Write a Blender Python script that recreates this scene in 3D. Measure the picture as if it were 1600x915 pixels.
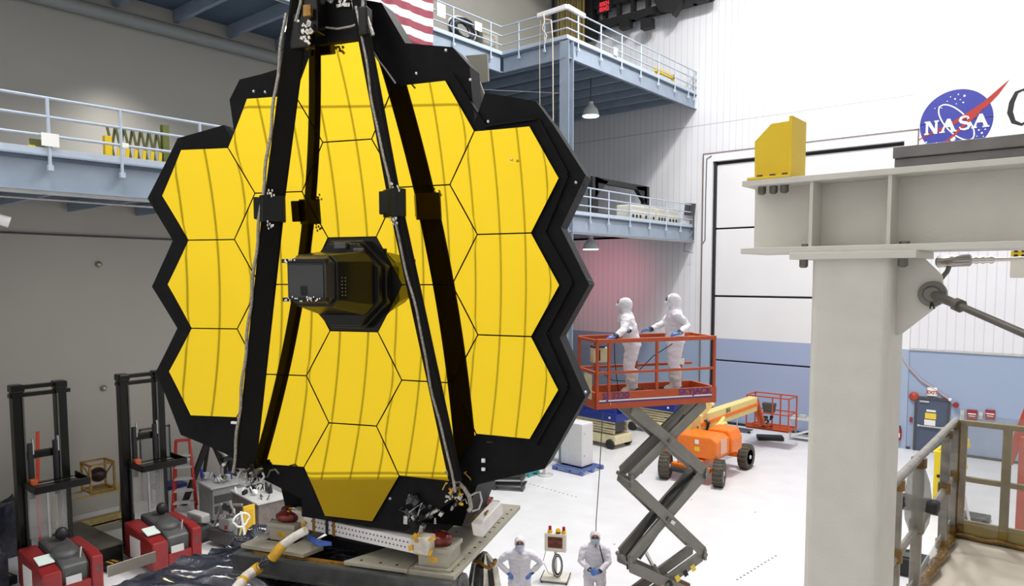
import bpy, bmesh, math, random
from mathutils import Vector, Matrix, Quaternion, noise
from mathutils.geometry import tessellate_polygon
for o in list(bpy.data.objects): bpy.data.objects.remove(o)
SC = bpy.context.scene; COL = SC.collection
R = math.radians; PI = math.pi
rng = random.Random(7)

# ------------------------------------------------------------------ camera
FPX, CX, CY, CAMH = 1111.6, 800.0, 511.1, 7.0
PITCH, YAW, ROLL = 0.07375631, -0.690954, -0.00265229
def _rot():
    cp, sp = math.cos(PITCH), math.sin(PITCH); cy, sy = math.cos(YAW), math.sin(YAW); cr, sr = math.cos(ROLL), math.sin(ROLL)
    Yw = Matrix(((cy, -sy, 0), (sy, cy, 0), (0, 0, 1))); B = Matrix(((1, 0, 0), (0, 0, -1), (0, 1, 0)))
    P = Matrix(((1, 0, 0), (0, cp, -sp), (0, sp, cp))); Q = Matrix(((cr, -sr, 0), (sr, cr, 0), (0, 0, 1)))
    return Q @ P @ B @ Yw
MC = _rot()
CAM = Vector((0, 0, CAMH))
cd = bpy.data.cameras.new('camera'); cam = bpy.data.objects.new('camera', cd); COL.objects.link(cam)
flip = Matrix(((1, 0, 0), (0, -1, 0), (0, 0, -1)))
cam.matrix_world = Matrix.Translation(CAM) @ ((flip @ MC).transposed()).to_4x4()
cd.sensor_fit = 'HORIZONTAL'; cd.sensor_width = 36; cd.lens = FPX / 1600 * 36
cd.shift_x = 0; cd.shift_y = (CY - 457.5) / 1600; cd.clip_start = .05; cd.clip_end = 200
SC.camera = cam

# ------------------------------------------------------------------ light and exposure
vs = SC.view_settings; vs.view_transform = 'Standard'; vs.look = 'None'; vs.gamma = 1; vs.use_curve_mapping = False
vs.exposure = 0.0
W = bpy.data.worlds.new('hall_air'); SC.world = W; W.use_nodes = True
W.node_tree.nodes['Background'].inputs[0].default_value = (.8, .88, 1, 1); W.node_tree.nodes['Background'].inputs[1].default_value = .05
def area(name, loc, size, power, target=None, color=(1, 1, 1), sy=None, spread=180):
    l = bpy.data.lights.new(name, 'AREA'); l.size = size; l.energy = power; l.color = color; l.spread = R(spread)
    if sy: l.shape = 'RECTANGLE'; l.size_y = sy
    o = bpy.data.objects.new(name, l); COL.objects.link(o); o.location = loc
    d = (Vector(target) - Vector(loc)) if target else Vector((0, 0, -1))
    o.rotation_euler = d.to_track_quat('-Z', 'Y').to_euler(); return o
area('high_bay_light', (-7.5, 20.5, 24.3), 1.6, 3000, target=(-7.5, 22, 0), color=(1, .985, .96))
area('high_bay_light', (-12.2, 20, 24.3), 3.0, 900, target=(-12.2, 21, 0), color=(.95, .97, 1))
area('high_bay_light', (-4, 17, 24.3), 5.0, 1250, color=(1, .985, .97))
for bx_, by_ in ((-9, 4), (-3, 4), (-9, 10), (-3, 10), (-14, 7), (-15, 12)): area('high_bay_light', (bx_, by_, 24.3), 1.3, 125, color=(1, .985, .97))  # unseen small panels, added to give highlights on the black plastic
area('high_bay_light', (-11, 1.5, 24.3), 4.0, 1080, target=(-9.5, -3.0, 5), color=(1, .985, .97), spread=95)  # unseen lamp added to brighten the back wall that the mirror reflects

area('balcony_fill_light', (-16.3, 9, 8.8), .3, 210, target=(-21, 9, 2), color=(1, .97, .93), sy=13, spread=130)  # added fill, hidden behind the edge beam, lifts the lower left wall

# ------------------------------------------------------------------ pixel helpers: turn a measured pixel plus a real plane into a point of the place
def ray(x, y):
    return MC.transposed() @ Vector(((x - CX) / FPX, (y - CY) / FPX, 1))
def GZ(x, y, z=0.0): d = ray(x, y); return CAM + d * ((z - CAMH) / d.z)
def GX(x, y, X): d = ray(x, y); return CAM + d * (X / d.x)
def GY(x, y, Y): d = ray(x, y); return CAM + d * (Y / d.y)
class Frame:
    def __init__(s, o, ang): s.o = Vector(o); s.ang = ang; s.m = Matrix.Rotation(-ang, 3, 'Z')
    def loc(s, p): return s.m @ (Vector(p) - s.o)
    def _hit(s, x, y, ax, v):
        d = s.m @ ray(x, y); c = s.m @ (CAM - s.o); return c + d * ((v - c[ax]) / d[ax])
    def Y(s, x, y, v): return s._hit(x, y, 1, v)
    def X(s, x, y, v): return s._hit(x, y, 0, v)
    def Z(s, x, y, v): return s._hit(x, y, 2, v)

# ------------------------------------------------------------------ materials
MATS = {}
def mat(name, col, rough=.5, metal=0.0, bump=0.0, bscale=20, var=0.0, vscale=6, emit=None, estr=1, alpha=1, coat=0, spec=.5, trans=0, bdist=.02):
    if name in MATS: return MATS[name]
    m = bpy.data.materials.new(name); m.use_nodes = True; nt = m.node_tree; b = nt.nodes['Principled BSDF']
    c = (*col, 1); b.inputs['Base Color'].default_value = c; b.inputs['Roughness'].default_value = rough; b.inputs['Metallic'].default_value = metal
    b.inputs['Specular IOR Level'].default_value = spec; b.inputs['Coat Weight'].default_value = coat
    b.inputs['Alpha'].default_value = alpha; b.inputs['Transmission Weight'].default_value = trans
    if emit: b.inputs['Emission Color'].default_value = (*emit, 1); b.inputs['Emission Strength'].default_value = estr
    tc = nt.nodes.new('ShaderNodeTexCoord')
    if var > 0:
        n = nt.nodes.new('ShaderNodeTexNoise'); n.inputs['Scale'].default_value = vscale; n.inputs['Detail'].default_value = 6
        nt.links.new(tc.outputs['Object'], n.inputs['Vector'])
        r = nt.nodes.new('ShaderNodeMapRange'); r.inputs['From Min'].default_value = .3; r.inputs['From Max'].default_value = .7
        r.inputs['To Min'].default_value = 1 - var; r.inputs['To Max'].default_value = 1 + var * .5
        nt.links.new(n.outputs['Fac'], r.inputs['Value'])
        mx = nt.nodes.new('ShaderNodeVectorMath'); mx.operation = 'SCALE'; mx.inputs[0].default_value = col
        nt.links.new(r.outputs['Result'], mx.inputs['Scale']); nt.links.new(mx.outputs[0], b.inputs['Base Color'])
    if bump > 0:
        n = nt.nodes.new('ShaderNodeTexNoise'); n.inputs['Scale'].default_value = bscale; n.inputs['Detail'].default_value = 5
        nt.links.new(tc.outputs['Object'], n.inputs['Vector'])
        bp = nt.nodes.new('ShaderNodeBump'); bp.inputs['Strength'].default_value = bump; bp.inputs['Distance'].default_value = bdist
        nt.links.new(n.outputs['Fac'], bp.inputs['Height']); nt.links.new(bp.outputs['Normal'], b.inputs['Normal'])
    MATS[name] = m; return m
gold = mat('gold_mirror', (.94, .66, .03), .018, 1.0)
black = mat('black_film', (.0075, .0075, .008), .5, spec=.10, bump=.35, bscale=5, var=.3)
blackm = mat('black_matte', (.006, .0055, .005), .6, spec=.12, var=.3)
blackg = mat('black_gloss', (.007, .007, .006), .25, spec=.25, bump=.05, bscale=9)
plast = mat('black_wrap', (.034, .036, .054), .16, bump=.35, bscale=5, var=.5, bdist=.04, coat=.5)
kap = mat('amber_tape', (.34, .17, .018), .3, .3, bump=.6, bscale=18, var=.5, vscale=10)
kapy = mat('yellow_tape', (.75, .42, .03), .35, bump=.4, bscale=25, var=.4)
silver = mat('silver_foil', (.62, .6, .56), .25, .9, bump=1, bscale=25, var=.2)
cablem = mat('cable_wrap', (.42, .39, .34), .35, .6, bump=1, bscale=60, var=.4, vscale=30)
whitep = mat('white_paint', (.8, .8, .8), .45, var=.05)
paper = mat('paper', (.85, .85, .82), .7)
ivory = mat('ivory_paint', (.74, .72, .62), .5, var=.08)
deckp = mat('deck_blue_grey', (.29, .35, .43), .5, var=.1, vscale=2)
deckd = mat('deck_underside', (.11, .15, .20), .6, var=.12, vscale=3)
railp = mat('rail_pale_blue', (.46, .53, .62), .4, var=.06)
steelg = mat('beam_grey_paint', (.66, .64, .57), .55, var=.05, vscale=8, bump=.08, bscale=90)
darkst = mat('dark_steel', (.17, .16, .14), .45, .5, var=.25, bump=.1, bscale=40)
chrome = mat('chrome', (.65, .63, .6), .18, 1.0)
yellowp = mat('yellow_paint', (.84, .58, .012), .5, var=.05)
yellowd = mat('yellow_stand', (.86, .66, .02), .4)
orange = mat('orange_red_paint', (.50, .075, .014), .45, var=.1)
orange2 = mat('boom_orange', (.9, .2, .012), .4, var=.08)
cream = mat('cream_paint', (.78, .69, .42), .45, var=.1)
creamy = mat('boom_cream', (.80, .66, .25), .45, var=.06)
bluep = mat('lift_blue', (.018, .04, .25), .35, var=.15)
palb = mat('pallet_blue', (.13, .19, .45), .5, var=.15)
palt = mat('pallet_teal', (.05, .33, .36), .5, var=.15)
rubber = mat('rubber', (.09, .078, .058), .8, var=.2)
rubberk = mat('dark_rubber', (.02, .02, .02), .7)
scis = mat('scissor_grey', (.235, .225, .195), .5, var=.12, vscale=5)
suit = mat('clean_suit', (.80, .78, .83), .8, bump=.5, bscale=9, var=.05, bdist=.03)
suitb = mat('boot_cover', (.70, .655, .62), .8, bump=.7, bscale=14, var=.06, bdist=.03)
maskm = mat('face_mask', (.50, .64, .80), .8, bump=.3, bscale=30)
maskw = mat('white_mask', (.72, .78, .86), .8)
skin = mat('skin', (.35, .16, .10), .5)
eyem = mat('eye_dark', (.03, .02, .02), .3)
glove = mat('blue_glove', (.10, .22, .55), .45, var=.1)
cuff = mat('dark_cuff', (.02, .02, .04), .6)
redp = mat('truck_red', (.24, .013, .014), .4, var=.15)
redl = mat('red_ladder', (.5, .03, .02), .45)
redf = mat('red_film', (.17, .018, .01), .15, bump=.6, bscale=14, var=.4)
grey = mat('mid_grey', (.30, .30, .29), .5, var=.15)
greyd = mat('dark_grey', (.07, .07, .07), .5, var=.2)
greyl = mat('light_grey', (.55, .55, .54), .45, var=.1)
wood = mat('pale_wood', (.47, .36, .13), .6, var=.25, vscale=12)
ochre = mat('ochre_frame', (.45, .26, .06), .5, var=.3)
plate = mat('stand_plate', (.40, .375, .29), .45, .2, var=.12, vscale=3)
standd = mat('stand_dark', (.10, .105, .10), .4, .3, var=.3)
bluew = mat('blue_wire', (.05, .12, .45), .4)
redc = mat('red_lens', (.35, .01, .01), .3)
amberc = mat('amber_lens', (.9, .5, .02), .3)
cloth = mat('beige_cover', (.50, .445, .36), .6, var=.1, vscale=3)
blackc = mat('case_black', (.015, .015, .018), .5)
lampw = mat('lamp_shade', (.62, .64, .66), .4)
bulb = mat('lamp_light', (1, 1, 1), .5, emit=(1, .98, .95), estr=4)
doorp = mat('door_slate', (.075, .095, .15), .4)
signr = mat('sign_red', (.30, .02, .03), .5)
signy = mat('sign_yellow', (.85, .62, .05), .5)
dkblue = mat('sky_blue_box', (.04, .06, .25), .4)
filmclear = mat('clear_film', (.72, .74, .78), .12, bump=1, bscale=4, alpha=.34, bdist=.1)
nasablue = mat('logo_blue', (.032, .04, .30), .5)
nasared = mat('logo_red', (.38, .025, .015), .5)
inkblack = mat('ink', (.01, .01, .01), .6)
ledm = mat('led_digits', (.8, .05, .05), .4, emit=(1, .03, .06), estr=1.1)
purple = mat('decal_purple', (.09, .03, .20), .4)
decalr = mat('decal_red', (.22, .03, .06), .4)

def wall_mat(name, upper, lower=None, split=4.0, pitch=.305, axis=0, hz=(), dark=.72, lines=True, hdark=.8, rough=.45, bump=0, lw=.035):
    m = bpy.data.materials.new(name); m.use_nodes = True; nt = m.node_tree; b = nt.nodes['Principled BSDF']; b.inputs['Roughness'].default_value = rough
    g = nt.nodes.new('ShaderNodeNewGeometry'); s = nt.nodes.new('ShaderNodeSeparateXYZ'); nt.links.new(g.outputs['Position'], s.inputs[0])
    def math_(op, a, v2=None):
        n = nt.nodes.new('ShaderNodeMath'); n.operation = op
        for i, q in enumerate((a, v2)):
            if q is None: continue
            if isinstance(q, (int, float)): n.inputs[i].default_value = q
            else: nt.links.new(q, n.inputs[i])
        return n.outputs[0]
    def mix(f, a, c):
        n = nt.nodes.new('ShaderNodeMix'); n.data_type = 'RGBA'; nt.links.new(f, n.inputs[0])
        for i, q in ((6, a), (7, c)):
            if isinstance(q, tuple): n.inputs[i].default_value = (*q, 1)
            else: nt.links.new(q, n.inputs[i])
        return n.outputs[2]
    col = upper
    no = nt.nodes.new('ShaderNodeTexNoise'); no.inputs['Scale'].default_value = .8; no.inputs['Detail'].default_value = 8; nt.links.new(g.outputs['Position'], no.inputs['Vector'])
    col = mix(math_('MULTIPLY', math_('SUBTRACT', no.outputs['Fac'], .35), .35), upper, tuple(c * .72 for c in upper))
    if lower: col = mix(math_('LESS_THAN', s.outputs[2], split), col, lower)
    if lines:
        f = math_('FRACT', math_('DIVIDE', math_('ADD', s.outputs[axis], 100.0), pitch))
        ln = math_('LESS_THAN', f, lw / pitch if lw > .02 else .02)
        if lower: ln = math_('MULTIPLY', ln, math_('GREATER_THAN', s.outputs[2], split))
        col = mix(math_('MULTIPLY', ln, 1 - dark), col, (.12, .12, .15))
    for z in hz:
        ln = math_('LESS_THAN', math_('ABSOLUTE', math_('SUBTRACT', s.outputs[2], z)), .02)
        col = mix(math_('MULTIPLY', ln, 1 - hdark), col, (.1, .1, .12))
    nt.links.new(col, b.inputs['Base Color'])
    MATS[name] = m; return m
farwall = wall_mat('far_wall_panels', (.80, .80, .83), (.33, .41, .56), 4.0, .305, 0, (13.93, ), dark=.76, hdark=.6, lw=.03)
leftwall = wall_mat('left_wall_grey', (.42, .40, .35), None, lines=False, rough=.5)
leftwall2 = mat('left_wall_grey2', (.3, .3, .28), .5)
filterw = wall_mat('filter_wall', (.86, .86, .86), (.27, .25, .30), 3.58, .357, 0, (9.56, 3.60, 3.68), dark=.2, hdark=.35, rough=.6, lw=.022)
rollm = wall_mat('roll_door_panels', (.82, .81, .82), (.36, .42, .60), 4.0, lines=False)
floorm = mat('white_floor', (.82, .82, .83), .28, var=.06, vscale=1.2)

# ------------------------------------------------------------------ mesh builder
class MB:
    def __init__(s): s.v = []; s.f = []; s.mi = []; s.sm = []
    def add(s, vs_, fs, m=0, smooth=False):
        o = len(s.v); s.v += [Vector(p) for p in vs_]; s.f += [tuple(i + o for i in f) for f in fs]; s.mi += [m] * len(fs); s.sm += [smooth] * len(fs); return s
    def box(s, c, d, m=0, rot=None):
        c = Vector(c); h = Vector(d) / 2; V = []
        for x in (-1, 1):
            for y in (-1, 1):
                for z in (-1, 1):
                    p = Vector((x * h.x, y * h.y, z * h.z)); V.append(c + (rot @ p if rot else p))
        return s.add(V, [(0, 1, 3, 2), (4, 6, 7, 5), (0, 4, 5, 1), (2, 3, 7, 6), (0, 2, 6, 4), (1, 5, 7, 3)], m)
    def bb(s, a, b, m=0): a = Vector(a); b = Vector(b); return s.box((a + b) / 2, [abs(q) for q in (b - a)], m)
    def bar(s, p0, p1, w, h, m=0, up=(0, 0, 1)):
        p0 = Vector(p0); p1 = Vector(p1); d = (p1 - p0); L = d.length; d.normalize(); up = Vector(up)
        x = d.cross(up)
        if x.length < 1e-4: x = d.cross(Vector((0, 1, 0)))
        x.normalize(); z = x.cross(d); rot = Matrix((x, d, z)).transposed()
        return s.box((p0 + p1) / 2, (w, L, h), m, rot)
    def tube(s, pts, r, n=10, m=0, caps=True, smooth=True, ell=None):
        pts = [Vector(p) for p in pts]; k = len(pts); rr = r if isinstance(r, (list, tuple)) else [r] * k; V = []; ref = None
        for i, p in enumerate(pts):
            d = (pts[min(i + 1, k - 1)] - pts[max(i - 1, 0)]).normalized()
            if ref is None: ref = d.cross(Vector((0, 0, 1)) if abs(d.z) < .9 else Vector((0, 1, 0))).normalized()
            ref = (ref - d * ref.dot(d)).normalized(); b = d.cross(ref)
            for j in range(n):
                a = 2 * PI * j / n; V.append(p + (ref * math.cos(a) + b * math.sin(a)) * rr[i])
        F = [(i * n + j, i * n + (j + 1) % n, (i + 1) * n + (j + 1) % n, (i + 1) * n + j) for i in range(k - 1) for j in range(n)]
        s.add(V, F, m, smooth)
        if caps: s.add(V[:n], [tuple(range(n))[::-1]], m); s.add(V[-n:], [tuple(range(n))], m)
        return s
    def loft(s, secs, n=14, m=0):            # secs: (center, rx, ry) horizontal ellipses
        V = []
        for c, rx, ry in secs:
            for j in range(n): a = 2 * PI * j / n; V.append(Vector(c) + Vector((rx * math.cos(a), ry * math.sin(a), 0)))
        k = len(secs); F = [(i * n + j, i * n + (j + 1) % n, (i + 1) * n + (j + 1) % n, (i + 1) * n + j) for i in range(k - 1) for j in range(n)]
        F += [tuple(range(n))[::-1], tuple(range((k - 1) * n, k * n))]
        return s.add(V, F, m, True)
    def lathe(s, c, prof, n=16, m=0, ax=(0, 0, 1)):
        q = Vector((0, 0, 1)).rotation_difference(Vector(ax)); V = []
        for r, z in prof:
            for j in range(n): a = 2 * PI * j / n; V.append(Vector(c) + q @ Vector((r * math.cos(a), r * math.sin(a), z)))
        k = len(prof); F = [(i * n + j, i * n + (j + 1) % n, (i + 1) * n + (j + 1) % n, (i + 1) * n + j) for i in range(k - 1) for j in range(n)]
        s.add(V, F, m, True)
        s.add(V[:n], [tuple(range(n))[::-1]], m); s.add(V[-n:], [tuple(range(n))], m); return s
    def sphere(s, c, r, m=0, n=12, k=8):
        r = Vector(r) if not isinstance(r, (int, float)) else Vector((r, r, r)); c = Vector(c); V = []
        for i in range(1, k):
            t = PI * i / k
            for j in range(n): a = 2 * PI * j / n; V.append(c + Vector((r.x * math.sin(t) * math.cos(a), r.y * math.sin(t) * math.sin(a), -r.z * math.cos(t))))
        F = [(i * n + j, i * n + (j + 1) % n, (i + 1) * n + (j + 1) % n, (i + 1) * n + j) for i in range(k - 2) for j in range(n)]
        V += [c - Vector((0, 0, r.z)), c + Vector((0, 0, r.z))]; b = len(V) - 2
        F += [(b, (j + 1) % n, j) for j in range(n)] + [(b + 1, (k - 2) * n + j, (k - 2) * n + (j + 1) % n) for j in range(n)]
        return s.add(V, F, m, True)
    def prism(s, poly, a, b, plane='xz', m=0):   # extrude a 2D polygon between a and b of the third axis
        def P(u, v, w): return {'xz': (u, w, v), 'xy': (u, v, w), 'yz': (w, u, v)}[plane]
        n = len(poly); V = [P(u, v, a) for u, v in poly] + [P(u, v, b) for u, v in poly]
        return s.add(V, [tuple(range(n)), tuple(range(n, 2 * n))[::-1]] + [(i, i + n, (i + 1) % n + n, (i + 1) % n) for i in range(n)], m)
    def xf(s, M, start=0):
        for i in range(start, len(s.v)): s.v[i] = M @ s.v[i]
        return s
    def build(s, name, mats, parent=None, bevel=0.0, loc=None, fixn=True):
        me = bpy.data.meshes.new(name); me.from_pydata([tuple(p) for p in s.v], [], s.f)
        for m in (mats if isinstance(mats, (list, tuple)) else [mats]): me.materials.append(m)
        me.polygons.foreach_set('material_index', s.mi); me.polygons.foreach_set('use_smooth', s.sm)
        if fixn:
            bm = bmesh.new(); bm.from_mesh(me); bmesh.ops.recalc_face_normals(bm, faces=bm.faces); bm.to_mesh(me); bm.free()
        me.update(); o = bpy.data.objects.new(name, me); COL.objects.link(o)
        if parent: o.parent = parent
        if loc: o.location = loc
        if bevel:
            md = o.modifiers.new('bevel', 'BEVEL'); md.width = bevel; md.segments = 2; md.limit_method = 'ANGLE'
        return o
def each(mb, name, mats, parent):
    """build every connected piece of a builder as an object of its own"""
    key = {}; par = list(range(len(mb.v)))
    def find(i):
        while par[i] != i: par[i] = par[par[i]]; i = par[i]
        return i
    for i, p in enumerate(mb.v):
        k = tuple(round(c, 4) for c in p)
        if k in key: par[find(i)] = find(key[k])
        else: key[k] = i
    for f in mb.f:
        for i in f[1:]: par[find(i)] = find(f[0])
    groups = {}
    for n_, f in enumerate(mb.f): groups.setdefault(find(f[0]), []).append(n_)
    for g in groups.values():
        idx = {}; q = MB()
        for n_ in g:
            for i in mb.f[n_]:
                if i not in idx: idx[i] = len(q.v); q.v.append(mb.v[i])
            q.f.append(tuple(idx[i] for i in mb.f[n_])); q.mi.append(mb.mi[n_]); q.sm.append(mb.sm[n_])
        q.build(name, mats, parent)
def tag(o, label, cat, group=None):
    o['label'] = label; o['category'] = cat
    if group: o['group'] = group
    return o
def thing(name, label, cat, loc=(0, 0, 0), rz=0, group=None):
    o = bpy.data.objects.new(name, None); COL.objects.link(o); o.location = loc; o.rotation_euler = (0, 0, rz); o.empty_display_size = .2
    return tag(o, label, cat, group)
def struct(o): o['kind'] = 'structure'; return o
def dup(root, loc=None, rz=None, label=None, group=None):
    def cp(o, par):
        c = o.copy(); COL.objects.link(c)
        if par: c.parent = par
        for ch in list(o.children): cp(ch, c)
        return c
    r = cp(root, None)
    if loc is not None: r.location = loc
    if rz is not None: r.rotation_euler = (0, 0, rz)
    if label: r['label'] = label
    if group: r['group'] = group
    return r
def text(name, s, size, m, parent, loc, rot, ext=.002, bold=0, ax='CENTER', sx=1):
    c = bpy.data.curves.new(name, 'FONT'); c.body = s; c.size = size; c.extrude = ext; c.offset = bold; c.align_x = ax; c.align_y = 'CENTER'
    o = bpy.data.objects.new(name, c); COL.objects.link(o); dg = bpy.context.evaluated_depsgraph_get()
    me = bpy.data.meshes.new_from_object(o.evaluated_get(dg)); bpy.data.objects.remove(o); me.materials.clear(); me.materials.append(m)
    o = bpy.data.objects.new(name, me); COL.objects.link(o); o.parent = parent; o.location = loc; o.rotation_euler = rot; o.scale = (sx, 1, 1); return o
def baked(o):
    dg = bpy.context.evaluated_depsgraph_get(); me = bpy.data.meshes.new_from_object(o.evaluated_get(dg)); o.modifiers.clear(); o.data = me; return o

# ================================================================== THE ROOM
XL, XR, YF, YB, ZC = -22.8, 9.0, 31.75, -3.0, 26.0
struct(MB().bb((XL - .3, YB - .3, -.3), (XR + .3, YF + .5, 0)).build('floor', floorm))
struct(MB().bb((XL - .3, YB - .3, ZC), (XR + .3, YF + .5, ZC + .3)).build('ceiling', whitep))
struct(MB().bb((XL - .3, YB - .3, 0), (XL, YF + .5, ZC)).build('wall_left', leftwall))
struct(MB().bb((XR, YB - .3, 0), (XR + .3, YF + .5, ZC)).build('wall_right', whitep))
struct(MB().bb((XL, YB - .3, 0), (XR, YB, ZC)).build('wall_back', filterw))
DX0, DX1, DZ = -14.12, -6.2, 12.2
fw = MB()
fw.bb((XL, YF, 0), (DX0, YF + .4, ZC)).bb((DX1, YF, 0), (XR, YF + .4, ZC)).bb((DX0, YF, DZ), (DX1, YF + .4, ZC))
struct(fw.build('wall_far', farwall))
struct(MB().bb((XL, YF - .04, 0), (DX0 - .3, YF, .1)).bb((DX1 + .3, YF - .04, 0), (-5.6, YF, .1)).bb((-4.2, YF - .04, 0), (XR, YF, .1)).build('baseboard_far', greyd))
# white trim around the big rolling door
tr = MB().bb((DX0 - .45, YF - .06, 0), (DX0, YF, 12.55)).bb((DX1, YF - .06, 0), (DX1 + .45, YF, 12.55)).bb((DX0, YF - .06, DZ), (DX1, YF, 12.55))
struct(tr.build('trim_1', wall_mat('trim_paint', (.84, .84, .86), (.36, .44, .58), 4.0, lines=False)))
mb = MB().bb((DX0 - .47, YF - .09, 3.9), (DX0 - .43, YF - .05, 12.6)).bb((DX0 - .47, YF - .09, 12.56), (DX1 + .5, YF - .05, 12.6)).bb((DX1 + .46, YF - .09, 11.5), (DX1 + .5, YF - .05, 12.6))
struct(mb.build('trim_2', mat('brown_conduit', (.2, .15, .13), .5)))
rd = struct(MB().bb((DX0, YF + .25, 0), (DX1, YF + .35, DZ)).build('door_1', blackc))
for z0, z1, dx in ((0.06, 2.93, 0), (3.0, 5.93, 0), (6.02, 9.07, 0), (9.15, 12.05, 0)):
    MB().bb((DX0 + .14, YF + .14, z0), (DX1 - .05, YF + .25, z1)).build('door_section', rollm, rd, bevel=.02)
MB().bb((DX0 + .02, YF + .05, 0), (DX0 + .14, YF + .26, DZ)).build('door_track', blackc, rd)
MB().bb((DX0 + .02, YF + .04, 0), (DX1, YF + .13, .1)).build('door_sill', blackc, rd)
struct(MB().bb((-6, YF - .05, 3.98), (XR, YF, 4.06)).build('trim_3', greyl))

# personnel door
px0, px1 = GY(1432, 660, YF).x, GY(1480, 660, YF).x
pd = struct(MB().bb((px0 - .08, YF - .1, 0), (px0, YF, 2.17)).bb((px1, YF - .1, 0), (px1 + .08, YF, 2.17)).bb((px0 - .08, YF - .1, 2.08), (px1 + .08, YF, 2.17)).build('door_2', greyd))
MB().bb((px0, YF - .07, .02), (px1, YF - .01, 2.08)).build('door_leaf', doorp, pd)
MB().tube([(px0 + .06, YF - .13, 1.02), (px1 - .1, YF - .13, 1.02)], .025).bb((px0 + .05, YF - .13, .98), (px0 + .12, YF - .07, 1.06)).bb((px1 - .16, YF - .13, .98), (px1 - .09, YF - .07, 1.06)).build('push_bar', greyl, pd)
MB().bb((px0 + .3, YF - .085, 1.32), (px0 + .68, YF - .072, 1.55)).build('yellow_sign', signy, pd)
MB().bb((px0 + .28, YF - .085, 1.06), (px0 + .66, YF - .072, 1.28)).build('notice_sheet', paper, pd)
MB().bb((px0 + .34, YF - .085, 1.6), (px0 + .66, YF - .072, 1.68)).build('door_label', paper, pd)
MB().bb((px0 + .1, YF - .12, 1.96), (px0 + .42, YF - .072, 2.02)).build('door_closer', greyl, pd)

dots = MB()
for (xa_, ya_), (xb_, yb_), n_ in (((815, 752), (900, 776), 14), ((1152, 905), (1212, 868), 12), ((1010, 868), (960, 850), 5), ((980, 560 + 200), (1180, 800), 3)):
    for k in range(n_):
        p = GZ(xa_ + (xb_ - xa_) * k / (n_ - 1), ya_ + (yb_ - ya_) * k / (n_ - 1)); dots.lathe((p.x, p.y, .001), [(.028, 0), (.028, .002)], 8)
dots.build('floor_anchor', greyd, bpy.data.objects['floor'])
# ================================================================== BALCONIES
def railing(name, label, pts, zdeck, group, posts, toe=True, rails=(1.02, .68, .34), rr=.028, hang=.35, par=None):
    t = thing(name, label, 'railing', pts[0], 0, group); o = Vector(pts[0])
    P = [Vector(p) - o for p in pts]
    for h in rails:
        for a, b in zip(P[:-1], P[1:]): MB().tube([a + Vector((0, 0, h)), b + Vector((0, 0, h))], rr, 8).build('rail', railp, t)
    for p in posts:
        q = Vector(p) - o; MB().tube([q + Vector((0, 0, -hang)), q + Vector((0, 0, rails[0]))], rr * 1.15, 8).box(q + Vector((0, 0, -hang + .04)), (.09, .09, .1)).build('post', railp, t)
    if toe:
        for a, b in zip(P[:-1], P[1:]): MB().bar(a + Vector((0, 0, .06)), b + Vector((0, 0, .06)), .012, .12).build('toe_board', railp, t)
    return t
XE = -15.0; XI = -18.03; YC = 21.25
def edge_beam(mb, a, b, z0, z1, side):   # a channel seen from outside: web plus flanges
    a = Vector(a); b = Vector(b); d = (b - a).normalized(); s_ = Vector(side)
    mb.bar(Vector((a.x, a.y, (z0 + z1) / 2)) - s_ * .1, Vector((b.x, b.y, (z0 + z1) / 2)) - s_ * .1, .03, z1 - z0)
    for z in (z0 + .015, z1 - .015): mb.bar(Vector((a.x, a.y, z)) - s_ * .06, Vector((b.x, b.y, z)) - s_ * .06, .16, .03)
# lower deck
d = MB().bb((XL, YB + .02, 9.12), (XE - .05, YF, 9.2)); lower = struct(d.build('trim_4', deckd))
lower.name = 'trim_4'
eb = MB(); edge_beam(eb, (XE, YB + .05, 0), (XE, YF, 0), 8.56, 9.22, (1, 0, 0)); e1 = eb.build('edge_beam', deckp, lower)
for k in range(19):
    y = -1.5 + k * 1.85
    MB().bb((XL + .02, y - .05, 8.82), (XE - .12, y + .05, 9.12)).build('joist', deckp, lower)
MB().bb((XE - .18, YB + .1, 8.5), (XE - .04, YF - .1, 8.56)).build('cable_tray', greyl, lower)
# upper deck: wide part over the far end, narrow strip along the left wall
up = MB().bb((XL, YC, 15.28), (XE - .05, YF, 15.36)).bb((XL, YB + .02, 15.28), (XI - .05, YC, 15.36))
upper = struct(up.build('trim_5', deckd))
eb = MB(); edge_beam(eb, (XE, YC, 0), (XE, YF, 0), 14.7, 15.38, (1, 0, 0)); eb.build('edge_beam', deckp, upper)
eb = MB(); edge_beam(eb, (XI, YC, 0), (XE - .02, YC, 0), 14.7, 15.38, (0, -1, 0)); eb.build('edge_beam', deckp, upper)
eb = MB(); edge_beam(eb, (XI, YB + .05, 0), (XI, YC, 0), 14.7, 15.38, (1, 0, 0)); eb.build('edge_beam', deckp, upper)
for k in range(8):
    y = YC + 1.1 + k * 1.25
    MB().bb((XL + .02, y - .04, 14.98), (XE - .12, y + .04, 15.28)).build('joist', deckp, upper)
for k in range(13):
    y = -1.6 + k * 1.8
    MB().bb((XL + .02, y - .07, 14.9), (XI - .12, y + .07, 15.28)).build('joist', deckp, upper)
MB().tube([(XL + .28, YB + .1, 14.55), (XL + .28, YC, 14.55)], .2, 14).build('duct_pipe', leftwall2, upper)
MB().tube([(XI - .4, YB + .2, 14.8), (XI - .4, YC - 1, 14.8)], .02, 6).build('conduit', whitep, upper)
u3 = struct(MB().bb((XL, 25.5, 22.3), (-14.6, YF, 22.4)).build('shade_deck', deckd)); eb = MB(); edge_beam(eb, (-14.6, 25.5, 0), (-14.6, YF, 0), 22.0, 22.6, (1, 0, 0)); eb.build('edge_beam', deckp, u3)  # unseen deck added above the view to shade the upper far wall
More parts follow.
